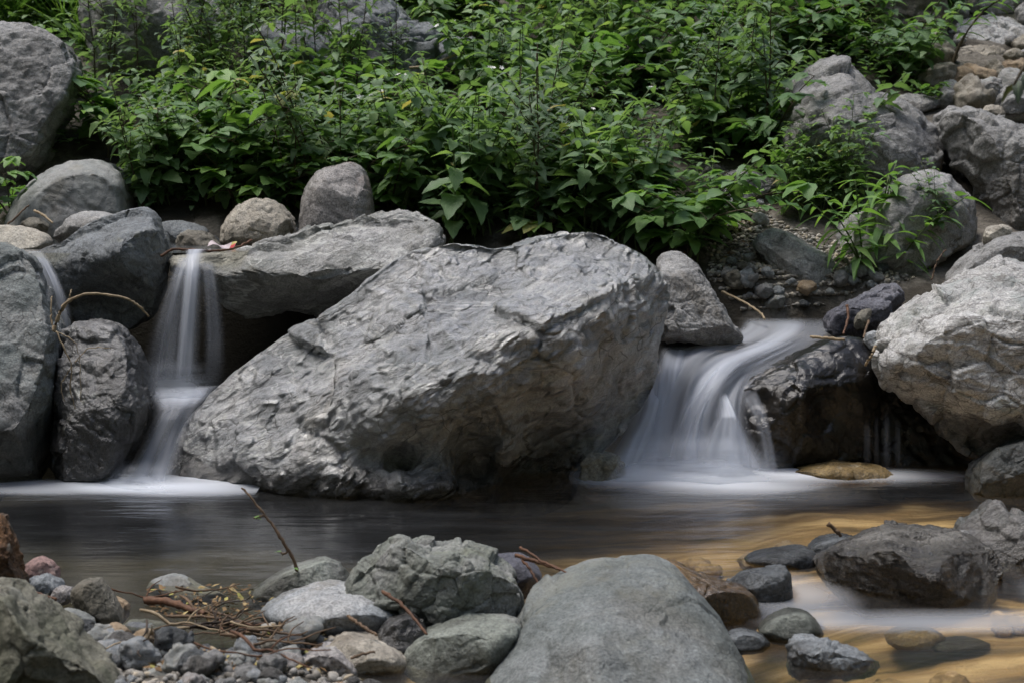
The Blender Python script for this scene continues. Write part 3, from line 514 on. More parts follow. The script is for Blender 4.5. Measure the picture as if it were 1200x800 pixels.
rock('rock', 'dark oval stone in the shallows below the leaning sapling', [(288, 698), (304, 684), (337, 667), (365, 659), (382, 656), (401, 663), (413, 680), (408, 698), (372, 706), (330, 716), (292, 716)], 3.58, .12, 'speckled', lv=6, lean=.2, cuts=3, amp=(.03, .015, .008))
rock('stone', 'flat grey stone at the mouth of the debris inlet', [(171, 692), (177, 680), (195, 672), (215, 674), (228, 686), (250, 693), (272, 700), (262, 710), (180, 708)], 3.64, .07, 'smooth', lv=5, lean=.5)
rock('rock', 'beige flat rock below the blue slab', [(375, 760), (400, 743), (440, 749), (476, 765), (479, 792), (430, 805), (380, 795)], 3.05, .12, 'beige', lv=5, lean=.6)
rock('rock', 'pinkish grey angular rock beside the birch log', [(340, 790), (350, 770), (372, 757), (398, 760), (420, 778), (424, 800), (380, 812), (345, 808)], 3.0, .1, 'pinky', lv=5, lean=.4, amp=(.05, .05, .02))
rock('rock', 'brown grey oblong rock standing tilted above the debris', [(80, 694), (93, 682), (111, 679), (119, 687), (133, 708), (144, 728), (138, 742), (118, 735), (100, 728), (86, 712)], 3.34, .08, 'brown', lv=6, e=3, lean=.1, cuts=3, amp=(.03, .02, .012))
rock('stone', 'tan flat stone behind the tilted oblong rock', [(124, 706), (134, 698), (148, 704), (153, 718), (144, 732), (128, 726)], 3.42, .05, 'tan', lv=5, lean=.3)
rock('stone', 'pinkish red stone beside the rusty rock at the waterline', [(21, 676), (28, 662), (42, 653), (55, 655), (65, 664), (68, 677), (60, 690), (25, 690)], 3.6, .07, 'pinkred', lv=5, cuts=4)
#M['pinkred'] = rock_mat('dusky_pink_rock', (.16, .1, .09), (.24, .155, .14), (.32, .25, .23), bump=.4)
rock('rock', 'rust orange rock standing upright at the picture edge', [(-40, 600), (-10, 596), (2, 602), (7, 613), (13, 630), (19, 655), (25, 682), (24, 705), (-40, 715)], 3.42, .12, 'rust', lv=6, e=3, lean=.1, amp=(.04, .05, .03))
rock('boulder', 'blurred mossy olive boulder closest to the lower corner', [(-70, 700), (-20, 690), (0, 689), (14, 698), (23, 712), (34, 722), (52, 742), (72, 755), (92, 775), (128, 797), (150, 850), (-60, 870)], 2.72, .22, 'mossy', lv=6, e=3, lean=.3, amp=(.04, .05, .02))
rock('stone', 'white green layered stone below the pinkish red stone', [(24, 690), (32, 680), (44, 673), (57, 671), (73, 682), (72, 694), (50, 700), (28, 698)], 3.5, .05, 'bluep', lv=5, amp=(.05, .05, .03))
rock('stone', 'pale pink grey stone beside the tilted oblong rock', [(58, 700), (64, 689), (76, 684), (86, 690), (88, 702), (74, 710), (60, 708)], 3.44, .04, 'pinky', lv=5)
rock('stone', 'speckled oval grey stone under the thin brown branch', [(21, 714), (28, 702), (44, 697), (60, 702), (65, 714), (54, 726), (28, 724)], 3.32, .05, 'speckled', lv=5, cuts=2)
rock('stone', 'whitish broken stone beside the mossy olive boulder', [(22, 728), (28, 716), (42, 713), (55, 722), (58, 734), (44, 742), (26, 740)], 3.15, .05, 'pale', lv=5)
rock('stone', 'blue grey wedge stone leaning in the pebbles', [(50, 742), (56, 726), (66, 718), (76, 730), (80, 744), (66, 752)], 3.14, .05, 'bluep', lv=5)
rock('stone', 'long flat grey green stone lying below the tilted oblong rock', [(58, 722), (72, 714), (90, 716), (108, 726), (112, 736), (96, 742), (72, 734)], 3.22, .05, 'smooth', lv=5, lean=.5)
rock('stone', 'dark blue stone among the pebbles below the tilted oblong rock', [(78, 740), (88, 728), (104, 728), (114, 738), (112, 750), (96, 754), (80, 750)], 3.12, .05, 'blue', lv=5)
rock('stone', 'ridged dark pebble with a green tint near the mossy olive boulder', [(78, 762), (82, 748), (92, 740), (102, 750), (106, 764), (94, 772)], 3.02, .04, 'teal', lv=5)
rock('stone', 'flat grey pebble lapped by the debris inlet', [(138, 735), (150, 728), (172, 728), (196, 734), (192, 742), (160, 744), (140, 742)], 3.3, .05, 'bluep', lv=5, lean=.8, cuts=2)
rock('stone', 'angular blue white pebble in front of the birch log', [(218, 778), (226, 764), (242, 757), (258, 768), (268, 780), (250, 788), (225, 788)], 3.06, .05, 'bluep', lv=5, amp=(.04, .08, .02))
rock('stone', 'round dark brown pebble resting on the sticks', [(325, 750), (330, 740), (338, 735), (349, 741), (353, 752), (346, 758), (330, 757)], 3.16, .035, 'brownw', lv=5, cuts=1, amp=(.02, .01, .006))
rock('stone', 'rounded grey cobble at the lower edge of the picture', [(160, 800), (166, 788), (182, 780), (206, 782), (222, 794), (226, 812), (165, 815)], 2.86, .07, 'smooth', lv=5, cuts=2, amp=(.02, .01, .006))
rock('stone', 'white triangular pebble in the leaf litter', [(130, 794), (134, 783), (144, 778), (150, 786), (146, 796), (136, 800)], 2.92, .03, 'pale', lv=5)
rock('stone', 'flat dark pebble in the litter near the white triangular pebble', [(150, 792), (160, 783), (176, 784), (178, 794), (164, 799)], 2.95, .03, 'slate', lv=5, lean=.6)
rock('stone', 'round grey cobble half hidden under the birch log', [(242, 803), (250, 793), (266, 790), (280, 795), (284, 806), (262, 814)], 2.88, .05, 'grey', lv=5)

# ------------------------------------------------------------------ pebbles and gravel
rp = random.Random(7)
def small_stone(seed, flat=.62):
    D, Fs = ico(4); r = np.random.RandomState(seed); V = D * (1, r.uniform(.65, .95), flat * r.uniform(.7, 1.15))
    for k in range(7):
        n = r.normal(size=3); n /= np.linalg.norm(n); d = V @ n; V = V - np.maximum(0, d - d.max() * r.uniform(.72, .92))[:, None] * n
    Nn = vnormals(V, Fs); q = V + r.rand(3) * 30
    V = V + Nn * (.16 * fbm(q * 1.1, 3) + .05 * ridged(q * 3, 4) + .1 * facet(q * 1.6, seed)[0])[:, None]; V[:, 2] -= V[:, 2].min(); return V, Fs
PEB = {}
def pebble_mesh(mat, k):
    if (mat, k) not in PEB:
        V, Fs = small_stone(300 + k); PEB[(mat, k)] = mesh('pebble', V, Fs, M[mat])
    return PEB[(mat, k)]
FP = [(np.array(p), y) for p, y in FOOT]
def clear(px, py, Y, tol=.3):
    for p, y in FP:
        if abs(y - Y) < tol and p[:, 0].min() < px < p[:, 0].max() and p[:, 1].min() < py < p[:, 1].max() and in_poly(np.array([px]), np.array([py]), p)[0]: return False
    return True
KINDS = [('grey', 'grey', 5), ('pale', 'pale', 3), ('bluep', 'bluish', 4), ('brown', 'brown', 2), ('tan', 'tan', 1), ('smooth', 'greenish grey', 4), ('slate', 'dark slate', 1), ('pinky', 'pinkish', 1)]
def scatter(n, poly, smin, smax, where, short, water=False):
    poly = np.array(poly, float); x0, y0 = poly.min(0); x1, y1 = poly.max(0); m = 0; t = 0
    bag = [k for k in KINDS for _ in range(k[2])] if smax < .12 else [('pale', 'pale', 1), ('beige', 'beige', 1), ('grey', 'grey', 1), ('pale', 'pale', 1), ('tan', 'tan', 1)]
    while m < n and t < n * 30:
        t += 1; px, py = rp.uniform(x0, x1), rp.uniform(y0, y1)
        if not in_poly(np.array([px]), np.array([py]), poly)[0]: continue
        p = ground_at(px, py, False)
        if p[2] < (-.05 if water else -.012): continue
        if not clear(px, py, p[1]): continue
        s = smin * (smax / smin) ** (rp.random() ** 1.6); mat, word, _ = rp.choice(bag)
        o = link('pebble', pebble_mesh(mat, rp.randrange(8)), (p[0], p[1], hgt(p[0], p[1]) - s * .12))
        o.scale = (s, s, s); o.rotation_euler = (rp.gauss(0, .25), rp.gauss(0, .25), rp.uniform(0, 6.28))
        tag(o, 'small %s pebble lying loose %s' % (word, where), 'pebble', '%s pebbles %s' % (word, short)); m += 1
scatter(148, [(-10, 700), (60, 690), (150, 730), (190, 765), (300, 765), (400, 745), (480, 770), (560, 770), (560, 815), (-10, 815)], .014, .05, 'in the shingle of the near shore', 'of the near shore')
scatter(12, [(600, 650), (660, 660), (650, 700), (600, 700)], .012, .03, 'in the gap behind the large smooth boulder', 'behind the large smooth boulder', True)
scatter(66, [(830, 205), (905, 210), (900, 260), (1010, 300), (1060, 330), (1000, 345), (960, 366), (880, 362), (845, 330), (880, 270), (820, 240)], .014, .055, 'on the gravel bank above the cascade', 'on the gravel bank')
scatter(40, [(1085, 130), (1108, 60), (1112, 10), (1210, 10), (1210, 150), (1150, 140), (1100, 140)], .045, .15, 'on the floor of the gully', 'on the gully floor')
scatter(8, [(150, 262), (345, 275), (345, 292), (240, 296), (160, 290)], .03, .05, 'at the back of the upper pool', 'at the back of the upper pool')
def chips(name, pts, sizes, mat, label, cat, verts, faces, tilt=.4, seed=1):
    r = np.random.RandomState(seed); n = len(pts); V = np.array(verts, float); k = len(V); out = []
    for i in range(n):
        a = r.uniform(0, 6.28); t = r.normal(0, tilt, 2); c, s = math.cos(a), math.sin(a)
        m = np.array([[c, -s, 0], [s, c, 0], [0, 0, 1]]) @ np.array([[1, 0, t[0]], [0, 1, t[1]], [-t[0], -t[1], 1]]) @ np.diag(r.uniform(.6, 1.4, 3))
        out.append((V * sizes[i]) @ m.T + pts[i])
    Fs = (np.array(faces)[None] + k * np.arange(n)[:, None, None]).reshape(-1, len(faces[0]))
    tone = np.repeat(r.rand(n), k)
    return tag(link(name, mesh(name, np.concatenate(out), Fs, mat, smooth=False, attrs={'tone': tone})), label, cat, kind='stuff')
def tone_mat(name, stops, rough=.7, spec=.3, transl=0.):
    N = NT(name); at = N.n('ShaderNodeAttribute', attribute_name='tone'); c = N.ramp(at.outputs['Fac'], stops)
    c = N.mix(1., c, N.ramp(N.noise(N.n('ShaderNodeTexCoord').outputs['Object'], 60, 3), [(.3, (.7,) * 3), (.7, (1.25,) * 3)]), 'MULTIPLY')
    sh = N.bsdf(c, rough, spec)
    if transl:
        tl = N.n('ShaderNodeBsdfTranslucent'); N.put(tl.inputs['Color'], c); sh = N.shmix(transl, sh, tl.outputs[0])
    return N.done(sh)
def region_points(n, poly, seed, lift=0., lo=-.02, keep=None):
    r = np.random.RandomState(seed); poly = np.array(poly, float); out = []
    for k in range(n * 4):
        px, py = r.uniform(poly[:, 0].min(), poly[:, 0].max()), r.uniform(poly[:, 1].min(), poly[:, 1].max())
        if in_poly(np.array([px]), np.array([py]), poly)[0]: out.append((px, py))
        if len(out) >= n: break
    res = []
    Ys = np.arange(2.4, 12, .02)
    for px, py in out:
        p = P(px, py, Ys); h = terrain(p[:, 0], p[:, 1], False); h = np.where(Ys < 5, np.maximum(h, 0), h); k = np.argmax(p[:, 2] < h); res.append(p[k])
    res = np.array(res); res[:, 2] = terrain(res[:, 0], res[:, 1]) + lift * r.rand(len(res)); return res[res[:, 2] > lo]
D2, F2 = ico(2)
gm = tone_mat('loose_gravel', [(0, (.09, .08, .065)), (.35, (.19, .175, .15)), (.7, (.3, .285, .26)), (.93, (.38, .32, .23)), (1, (.5, .47, .42))])
gp = np.concatenate([region_points(2600, [(-20, 690), (150, 720), (300, 740), (480, 740), (660, 650), (700, 700), (600, 830), (-20, 830)], 5, .006, -.01), region_points(3400, [(815, 200), (910, 205), (905, 260), (1010, 290), (1070, 330), (1000, 350), (960, 368), (870, 364), (830, 330)], 6, .006)])
chips('gravel', gp, np.random.RandomState(4).uniform(.004, .013, len(gp)), gm, 'fine mixed grey and brown gravel between the stones', 'gravel', D2 * (1, .8, .6), F2, .3, 3)

# ------------------------------------------------------------------ sticks, log, litter
def tube(pts, r0, r1, sides=6, n=None, jit=0., seed=0):
    pts = catm(pts, n or (len(pts) * 6)); r = np.random.RandomState(seed); n = len(pts)
    pts = pts + (r.normal(size=pts.shape) * jit if jit else 0)
    T = np.gradient(pts, axis=0); T /= np.linalg.norm(T, axis=1)[:, None] + 1e-9
    ref = np.where(np.abs(T[:, 2:3]) > .9, [[1, 0, 0]], [[0, 0, 1]]); A = np.cross(T, ref); A /= np.linalg.norm(A, axis=1)[:, None]; B = np.cross(T, A)
    rad = np.linspace(r0, r1, n) * (1 + .12 * r.normal(size=n)); th = np.arange(sides) * 2 * np.pi / sides
    V = pts[:, None] + rad[:, None, None] * (np.cos(th)[None, :, None] * A[:, None] + np.sin(th)[None, :, None] * B[:, None])
    V = V.reshape(-1, 3); i = np.arange(n - 1)[:, None] * sides; j = np.arange(sides)[None]; j2 = (j + 1) % sides
    Q = np.stack([i + j, i + j2, i + sides + j2, i + sides + j], -1).reshape(-1, 4)
    V = np.concatenate([V, pts[:1], pts[-1:]]); e = len(V)
    caps = [[e - 2, (k + 1) % sides, k, e - 2] for k in range(sides)] + [[e - 1, (n - 1) * sides + k, (n - 1) * sides + (k + 1) % sides, e - 1] for k in range(sides)]
    return V, Q, caps
def tube_mesh(name, lst, mat):
    Vs, Fs, off = [], [], 0
    for V, Q, caps in lst:
        Vs.append(V); Fs += (Q + off).tolist() + [[a + off, b + off, c + off] for a, b, c, _ in caps]; off += len(V)
    return mesh(name, np.concatenate(Vs), Fs, mat)
def wood(name, c1, c2, sc=30, bump=.6):
    N = NT(name); v = N.n('ShaderNodeTexCoord').outputs['Object']; a = N.noise(v, sc, 6, .65)
    return N.done(N.bsdf(N.ramp(a, [(.35, c1), (.65, c2)]), .7, .3, N.bump(N.noise(v, sc * 3, 5, .7), bump, .004)))
M['twig'] = wood('brown_twig', (.07, .045, .028), (.17, .11, .065))
M['red_twig'] = wood('reddish_twig', (.06, .03, .018), (.15, .075, .042))
M['pale_twig'] = wood('pale_dry_twig', (.2, .15, .09), (.36, .28, .18))
M['dark_twig'] = wood('dark_wet_twig', (.02, .014, .01), (.06, .042, .03))
M['bark'] = wood('flaking_bark', (.08, .05, .03), (.3, .22, .15), 24, 1.)
def ptc(l): return np.array([P(*q) for q in l])
def twig(label, pts, r0, r1, mat='twig', forks=(), jit=.0012, name='twig', cat='twig', group=None):
    p = ptc(pts); base = p[0].copy(); t = [tube(p - base, r0, r1, 6, None, jit, len(label))]
    for f in forks: t.append(tube(ptc(f) - base, r0 * .6, r1 * .7, 5, None, jit, len(f)))
    return tag(link(name, tube_mesh(name, t, M[mat]), base), label, cat, group)
twig('flaking brown birch log lying along the lower edge of the pebbles', [(208, 781, 3.02), (250, 786, 2.99), (300, 792, 2.96), (345, 797, 2.93), (410, 806, 2.88)], .0155, .013, 'bark', jit=.0008, name='log', cat='log')
twig('arched pale dry twig hanging over the dark rock by the narrow waterfall', [(63, 388, 4.78), (68, 372, 4.78), (76, 357, 4.77), (95, 346, 4.76), (120, 345, 4.76), (148, 350, 4.77), (163, 359, 4.78), (174, 371, 4.8)], .0065, .0035, 'pale_twig', [[(68, 372, 4.78), (80, 352, 4.8), (84, 340, 4.82)], [(63, 388, 4.78), (60, 372, 4.8), (61, 348, 4.83)]])
twig('limp dry stems trailing down between the teal boulder and the dark rock', [(66, 388, 4.74), (76, 410, 4.72), (84, 430, 4.72), (82, 455, 4.73), (88, 478, 4.74)], .003, .0018, 'pale_twig', [[(66, 388, 4.74), (88, 402, 4.72), (94, 430, 4.72), (94, 470, 4.73)], [(84, 430, 4.72), (72, 450, 4.74), (76, 470, 4.74)], [(88, 425, 4.72), (104, 408, 4.72), (130, 408, 4.73)]])
twig('dark red twig lying over the lip of the slab beside the wrapper', [(189, 300, 5.3), (205, 292, 5.32), (240, 294, 5.36), (265, 293, 5.4), (280, 289, 5.45), (295, 281, 5.52)], .006, .004, 'red_twig')
sap = twig('thin leafless sapling leaning over the pool from the oval stone', [(349, 668, 3.5), (340, 648, 3.5), (326, 625, 3.5), (310, 603, 3.51), (296, 585, 3.52), (283, 571, 3.53)], .0052, .0022, 'twig', [[(310, 603, 3.51), (303, 605, 3.5), (298, 607, 3.5)], [(338, 645, 3.5), (333, 648, 3.49), (330, 647, 3.49)]], name='sapling', cat='sapling')
for i, (l, p, r0, r1, m) in enumerate([
    ('long reddish twig rising over the boulders beside the craggy green rock', [(604, 650, 3.42), (630, 658, 3.38), (660, 668, 3.32), (690, 676, 3.26)], .005, .003, 'red_twig'),
    ('forked thin twig arching behind the large smooth boulder', [(610, 641, 3.4), (632, 655, 3.36), (650, 664, 3.3), (668, 672, 3.25)], .004, .002, 'red_twig'),
    ('curved greenish twig crossing behind the large smooth boulder', [(622, 692, 3.3), (640, 680, 3.3), (660, 671, 3.3), (685, 667, 3.3), (708, 673, 3.28)], .004, .002, 'twig'),
    ('short brown twig standing in the gap behind the craggy green rock', [(612, 655, 3.45), (622, 668, 3.42), (632, 685, 3.38)], .004, .003, 'red_twig'),
    ('red brown twig resting on the edge of the blue slab', [(448, 692, 3.14), (468, 706, 3.1), (484, 722, 3.06), (500, 742, 3.0)], .0045, .003, 'red_twig'),
    ('short brown stick lying on top of the blue slab', [(408, 722, 3.1), (424, 732, 3.06), (442, 744, 3.02)], .0045, .003, 'twig'),
    ('small stick lying on the beige flat rock', [(412, 770, 2.92), (426, 766, 2.93), (440, 763, 2.94)], .0035, .0025, 'twig'),
    ('thin brown branch lying over the pebbles beside the mossy boulder', [(-5, 689, 3.3), (25, 691, 3.28), (48, 696, 3.26), (66, 702, 3.24)], .006, .003, 'red_twig'),
    ('thick orange brown branch floating in the debris inlet', [(170, 703, 3.42), (195, 704, 3.4), (215, 711, 3.37), (240, 719, 3.34)], .011, .007, 'red_twig'),
    ('long thin twig floating across the debris inlet', [(195, 722, 3.3), (240, 722, 3.3), (285, 728, 3.28)], .004, .003, 'twig'),
    ('straight dark branch spanning the debris inlet towards the blue slab', [(222, 733, 3.26), (270, 730, 3.26), (320, 730, 3.25), (365, 735, 3.22)], .006, .004, 'dark_twig'),
    ('stout dark stick half sunk below the spanning branch', [(270, 741, 3.2), (295, 737, 3.2), (322, 742, 3.18)], .008, .006, 'dark_twig'),
    ('pale straight stick poking up beside the birch log', [(248, 758, 3.08), (262, 768, 3.03), (277, 780, 2.98)], .0045, .003, 'pale_twig'),
    ('crooked brown twig lying in the litter above the birch log', [(270, 762, 3.05), (300, 766, 3.04), (330, 774, 3.02), (345, 778, 3.02)], .005, .003, 'twig'),
    ('knobbly twig leaning on the pinkish angular rock', [(322, 783, 2.95), (345, 772, 2.98), (365, 762, 3.02), (378, 754, 3.05)], .005, .004, 'twig'),
    ('broken dark twig at the foot of the beige flat rock', [(340, 762, 3.08), (360, 760, 3.08), (376, 752, 3.08)], .005, .004, 'dark_twig'),
    ('yellowish stick lying beside the flat grey inlet stone', [(185, 757, 3.14), (215, 760, 3.13), (238, 764, 3.12)], .006, .004, 'pale_twig'),
    ('thin pale stem bent over the pebbles near the tilted oblong rock', [(132, 733, 3.2), (150, 745, 3.15), (172, 756, 3.1)], .004, .003, 'twig'),
    ('short orange stick among the pebbles near the white pebble', [(66, 706, 3.28), (70, 716, 3.22), (74, 722, 3.2)], .0035, .003, 'red_twig'),
    ('loose brown stick between pebbles and the birch log', [(175, 776, 3.05), (200, 770, 3.06), (222, 772, 3.05)], .005, .003, 'twig'),
    ('dry yellow stalk slanting across the gravel bank', [(846, 342, 5.95), (870, 353, 5.85), (890, 366, 5.75), (896, 374, 5.7)], .006, .004, 'pale_twig'),
    ('short stick caught on top of the black wet rock', [(950, 395, 5.05), (970, 396, 5.02), (990, 398, 5.0)], .006, .005, 'pale_twig'),
    ('red stem hanging down the dark purple rock', [(992, 358, 5.4), (994, 372, 5.36), (988, 392, 5.3)], .006, .004, 'red_twig'),
    ('thin twig bridging the pebble and the black wet rock', [(1018, 376, 5.25), (1014, 388, 5.2), (1012, 396, 5.15)], .005, .003, 'twig'),
    ('golden dead stem caught between the black and the pale rock', [(1027, 405, 4.85), (1020, 418, 4.84), (1014, 428, 4.86)], .006, .004, 'pale_twig'),
    ('short broken twig standing on the low dark stone in the outflow', [(971, 613, 3.84), (978, 620, 3.84), (985, 627, 3.84)], .006, .005, 'twig'),
    ('bare branching twig growing at the foot of the shadowed boulder', [(1092, 328, 5.7), (1096, 312, 5.72), (1102, 300, 5.74), (1108, 293, 5.75)], .004, .0025, 'twig'),
    ('pale fallen branch lying over the outcrop high on the bank', [(480, 80, 7.7), (505, 76, 7.7), (530, 66, 7.75), (545, 62, 7.8)], .009, .005, 'pale_twig'),
    ('pale bent twig behind the small brownish stone', [(40, 247, 6.0), (52, 253, 5.95), (62, 262, 5.9)], .006, .004, 'pale_twig'),
    ('leaning bare stem below the dome of grey rock at the picture edge', [(-5, 275, 5.8), (15, 258, 5.85), (34, 240, 5.9)], .005, .003, 'twig')]):
    twig(l, p, r0, r1, m)
TW = []
for k in range(7):
    rr = np.random.RandomState(70 + k); L = rr.uniform(.1, .3); t = np.linspace(-.5, .5, 7)
    pts = np.stack([t * L, .05 * L * np.sin(t * rr.uniform(2, 5) + k) + .02 * L * rr.normal(size=7), .004 + .02 * L * rr.normal(size=7) + .07 * L * (t * 2) ** 2 * rr.uniform(-.2, 1)], 1)
    parts = [tube(pts, rr.uniform(.0022, .0045), .0014, 5, 16, .0006, k)]
    if k % 2: q = pts[3]; parts.append(tube(np.stack([q, q + (.06 * L, .1 * L, .02), q + (.2 * L, .22 * L, .03)]), .002, .001, 5, 8))
    TW.append([tube_mesh('twig', parts, M[m]) for m in ('twig', 'red_twig', 'pale_twig', 'dark_twig')])
n = t = 0
TP = np.array([(130, 720), (175, 690), (300, 690), (330, 730), (400, 745), (400, 790), (200, 795), (120, 770)], float)
while n < 24 and t < 6000:
    t += 1; px, py = rp.uniform(120, 400), rp.uniform(690, 795)
    if not in_poly(np.array([px]), np.array([py]), TP)[0] or not clear(px, py, 3.2, .25): continue
    p = ground_at(px, py); m = rp.choice((0, 0, 1, 2, 3)); o = link('twig', TW[rp.randrange(7)][m], (p[0], p[1], max(p[2], 0) + rp.uniform(.004, .02) + (.03 if py > 748 else 0)))
    o.rotation_euler = (rp.gauss(0, .15), rp.gauss(0, .12), rp.gauss(0, .9)); w = ('brown', 'reddish', 'pale', 'dark wet')[m]
    tag(o, 'thin %s twig tangled in the wet debris of the inlet' % w, 'twig', '%s twigs tangled in the inlet' % w); n += 1
n = t = 0
SP = np.array([(700, 600), (1000, 575), (1200, 600), (1200, 800), (900, 800), (880, 745), (760, 655)], float)
while n < 26 and t < 3000:
    t += 1; px, py = rp.uniform(700, 1200), rp.uniform(575, 800)
    if not in_poly(np.array([px]), np.array([py]), SP)[0] or not clear(px, py, 3.5, .6): continue
    p = ground_at(px, py); d = np.array([p[0], p[1], 0]) ; z = hgt(p[0], p[1])
    sc = .022 * (2.4 ** (rp.random() ** 1.5)); o = link('pebble', pebble_mesh(rp.choice(('ochre', 'tan', 'ochre')), rp.randrange(8)), (p[0], p[1], z - sc * .2))
    o.scale = (sc, sc, min(sc, max(.02, -z * .95))); o.rotation_euler = (0, 0, rp.uniform(0, 6.28)); tag(o, 'golden brown pebble lying under the flowing shallow water', 'pebble', 'sunken pebbles of the golden shallows'); n += 1
lm = tone_mat('dead_leaf_litter', [(0, (.05, .03, .016)), (.4, (.14, .085, .04)), (.7, (.26, .17, .085)), (.9, (.36, .28, .13)), (1, (.25, .25, .06))], .8, .2)
lp = np.concatenate([region_points(1000, [(130, 735), (200, 752), (300, 745), (380, 745), (380, 795), (180, 795), (140, 765)], 11, .015, -.015), region_points(240, [(170, 690), (300, 688), (330, 715), (300, 745), (180, 720)], 12, .0, -.3), region_points(300, [(825, 205), (905, 210), (880, 300), (850, 330)], 13, .02), region_points(200, [(540, 48), (600, 50), (600, 66), (560, 66)], 14, .04)])
lp[:, 2] = np.where(lp[:, 1] < 5, np.maximum(lp[:, 2], .006), lp[:, 2])
LFV = [(-.5, 0, 0), (0, -.22, .06), (.5, 0, 0), (0, .22, .06)]
chips('leaf_litter', lp, np.random.RandomState(8).uniform(.008, .03, len(lp)), lm, 'tan and brown leaf litter washed up between sticks and stones', 'leaf litter', LFV, [(0, 1, 2, 3)], .35, 9)
# the wrapper wedged behind the slab
a, b = np.meshgrid(np.linspace(0, 1, 14), np.linspace(0, 1, 9), indexing='ij'); wv = np.stack([a * .13, b * .07, .025 * np.sin(a * 5 + b * 3) + .02 * b + .012 * perlin(np.stack([a.ravel() * 6, b.ravel() * 6, 0 * a.ravel()], 1)).reshape(a.shape)], -1).reshape(-1, 3)
N = NT('crumpled_wrapper'); t = N.n('ShaderNodeUVMap').outputs[0]; sx = N.n('ShaderNodeSeparateXYZ'); N.put(sx.inputs[0], t)
cc = N.mix(N.step(sx.outputs[0], .78, .8), (.42, .35, .36), N.mix(N.step(sx.outputs[1], .75, .77), (.4, .02, .025), (.35, .3, .06)))
wo = link('wrapper', mesh('wrapper', wv, gridfaces(14, 9), N.done(N.bsdf(cc, .5, .4)), uv=np.stack([a, b], -1).reshape(-1, 2)), P(243, 289, 5.72)); wo.rotation_euler = (.15, .12, -.2); wo.scale = (.8, .8, .5)
tag(wo, 'crumpled pinkish white wrapper with a red and yellow end behind the slab', 'litter')

# ------------------------------------------------------------------ waterfalls and foam
wf = empty('waterfall', P(205, 460, 5.15), 'narrow silky waterfall dropping from the slab into a milky basin', 'waterfall')
flow('water_veil', [(206, 300, 5.26), (196, 325, 5.16), (176, 380, 5.11), (163, 430, 5.1), (156, 460, 5.09)], [(232, 300, 5.26), (228, 330, 5.17), (226, 380, 5.12), (224, 430, 5.11), (222, 462, 5.1)], M['veil'], wf, amp=.6, bulge=.03, seed=1, edge=.55, bot=.2)
flow('water_veil', [(216, 292, 5.34), (215, 300, 5.26), (213, 330, 5.15), (208, 390, 5.09), (201, 465, 5.07)], [(246, 292, 5.34), (243, 300, 5.26), (241, 330, 5.15), (237, 390, 5.09), (234, 465, 5.07)], M['veil'], wf, amp=1., bulge=.04, seed=2, top=.04, edge=.45, bot=.18)
flow('water_veil', [(234, 304, 5.2), (236, 340, 5.15), (238, 390, 5.12), (236, 458, 5.11)], [(252, 306, 5.2), (259, 340, 5.15), (265, 390, 5.12), (267, 458, 5.11)], M['veil'], wf, amp=.42, bulge=.015, seed=3, edge=.5, bot=.3)
flow('basin', [(160, 453, 5.22), (165, 458, 5.1), (176, 470, 4.99), (180, 484, 4.93)], [(285, 450, 5.24), (262, 454, 5.14), (252, 462, 5.04), (238, 478, 4.96)], M['cascade'], wf, nv=40, amp=1., bulge=.01, seed=4, top=.55, bot=.4, edge=.35)
flow('mist', [(160, 415, 5.06), (154, 445, 5.05), (160, 472, 5.03)], [(252, 418, 5.06), (262, 445, 5.05), (262, 470, 5.03)], M['foam'], wf, nv=30, amp=.5, bulge=.03, seed=17, top=.9, bot=.2, edge=.4)
flow('run_out', [(176, 462, 5.0), (175, 485, 4.93), (160, 520, 4.9), (146, 548, 4.87), (132, 572, 4.82)], [(256, 456, 5.06), (236, 480, 4.97), (224, 510, 4.9), (214, 545, 4.82), (206, 578, 4.72)], M['cascade'], wf, amp=.6, bulge=.03, seed=5, top=.3, bot=.12, edge=.4)
flow('mist', [(128, 535, 4.82), (110, 558, 4.8), (60, 576, 4.78)], [(205, 540, 4.7), (212, 560, 4.68), (235, 580, 4.62)], M['foam'], wf, nv=30, amp=.55, bulge=.05, wav=.02, seed=16, top=.95, bot=0, edge=.35)
wf2 = empty('waterfall', P(60, 370, 5.35), 'thin slanting waterfall slipping between the teal boulder and the tilted blue boulder', 'waterfall')
flow('water_veil', [(28, 294, 5.42), (40, 305, 5.36), (52, 330, 5.3), (58, 360, 5.27), (60, 400, 5.25)], [(52, 294, 5.42), (62, 310, 5.34), (74, 335, 5.26), (84, 362, 5.22), (88, 395, 5.2)], M['veil'], wf2, amp=.75, bulge=.02, seed=6, edge=.35)
wf3 = empty('waterfall', P(820, 545, 5.05), 'wide milky cascade fanning out beside the huge boulder', 'waterfall')
CL = [(868, 372, 5.92), (864, 385, 5.75), (835, 400, 5.52), (790, 408, 5.38), (765, 432, 5.3), (748, 470, 5.22), (730, 512, 5.15), (705, 556, 5.06)]
CR = [(985, 372, 5.85), (976, 392, 5.55), (946, 412, 5.36), (905, 436, 5.18), (884, 460, 5.05), (878, 490, 4.98), (892, 525, 4.93), (914, 558, 4.86)]
flow('cascade_sheet', CL, CR, M['cascade'], wf3, nu=44, nv=90, amp=.78, bulge=.05, wav=.07, seed=7, top=.1, bot=.06, edge=.16)
flow('cascade_sheet', [(748, 425, 5.3), (735, 470, 5.22), (712, 515, 5.14), (682, 562, 5.04)], [(800, 415, 5.3), (796, 470, 5.18), (785, 515, 5.1), (772, 562, 5.0)], M['veil'], wf3, amp=1., bulge=.04, wav=.04, seed=14, top=.35, bot=.05, edge=.45)
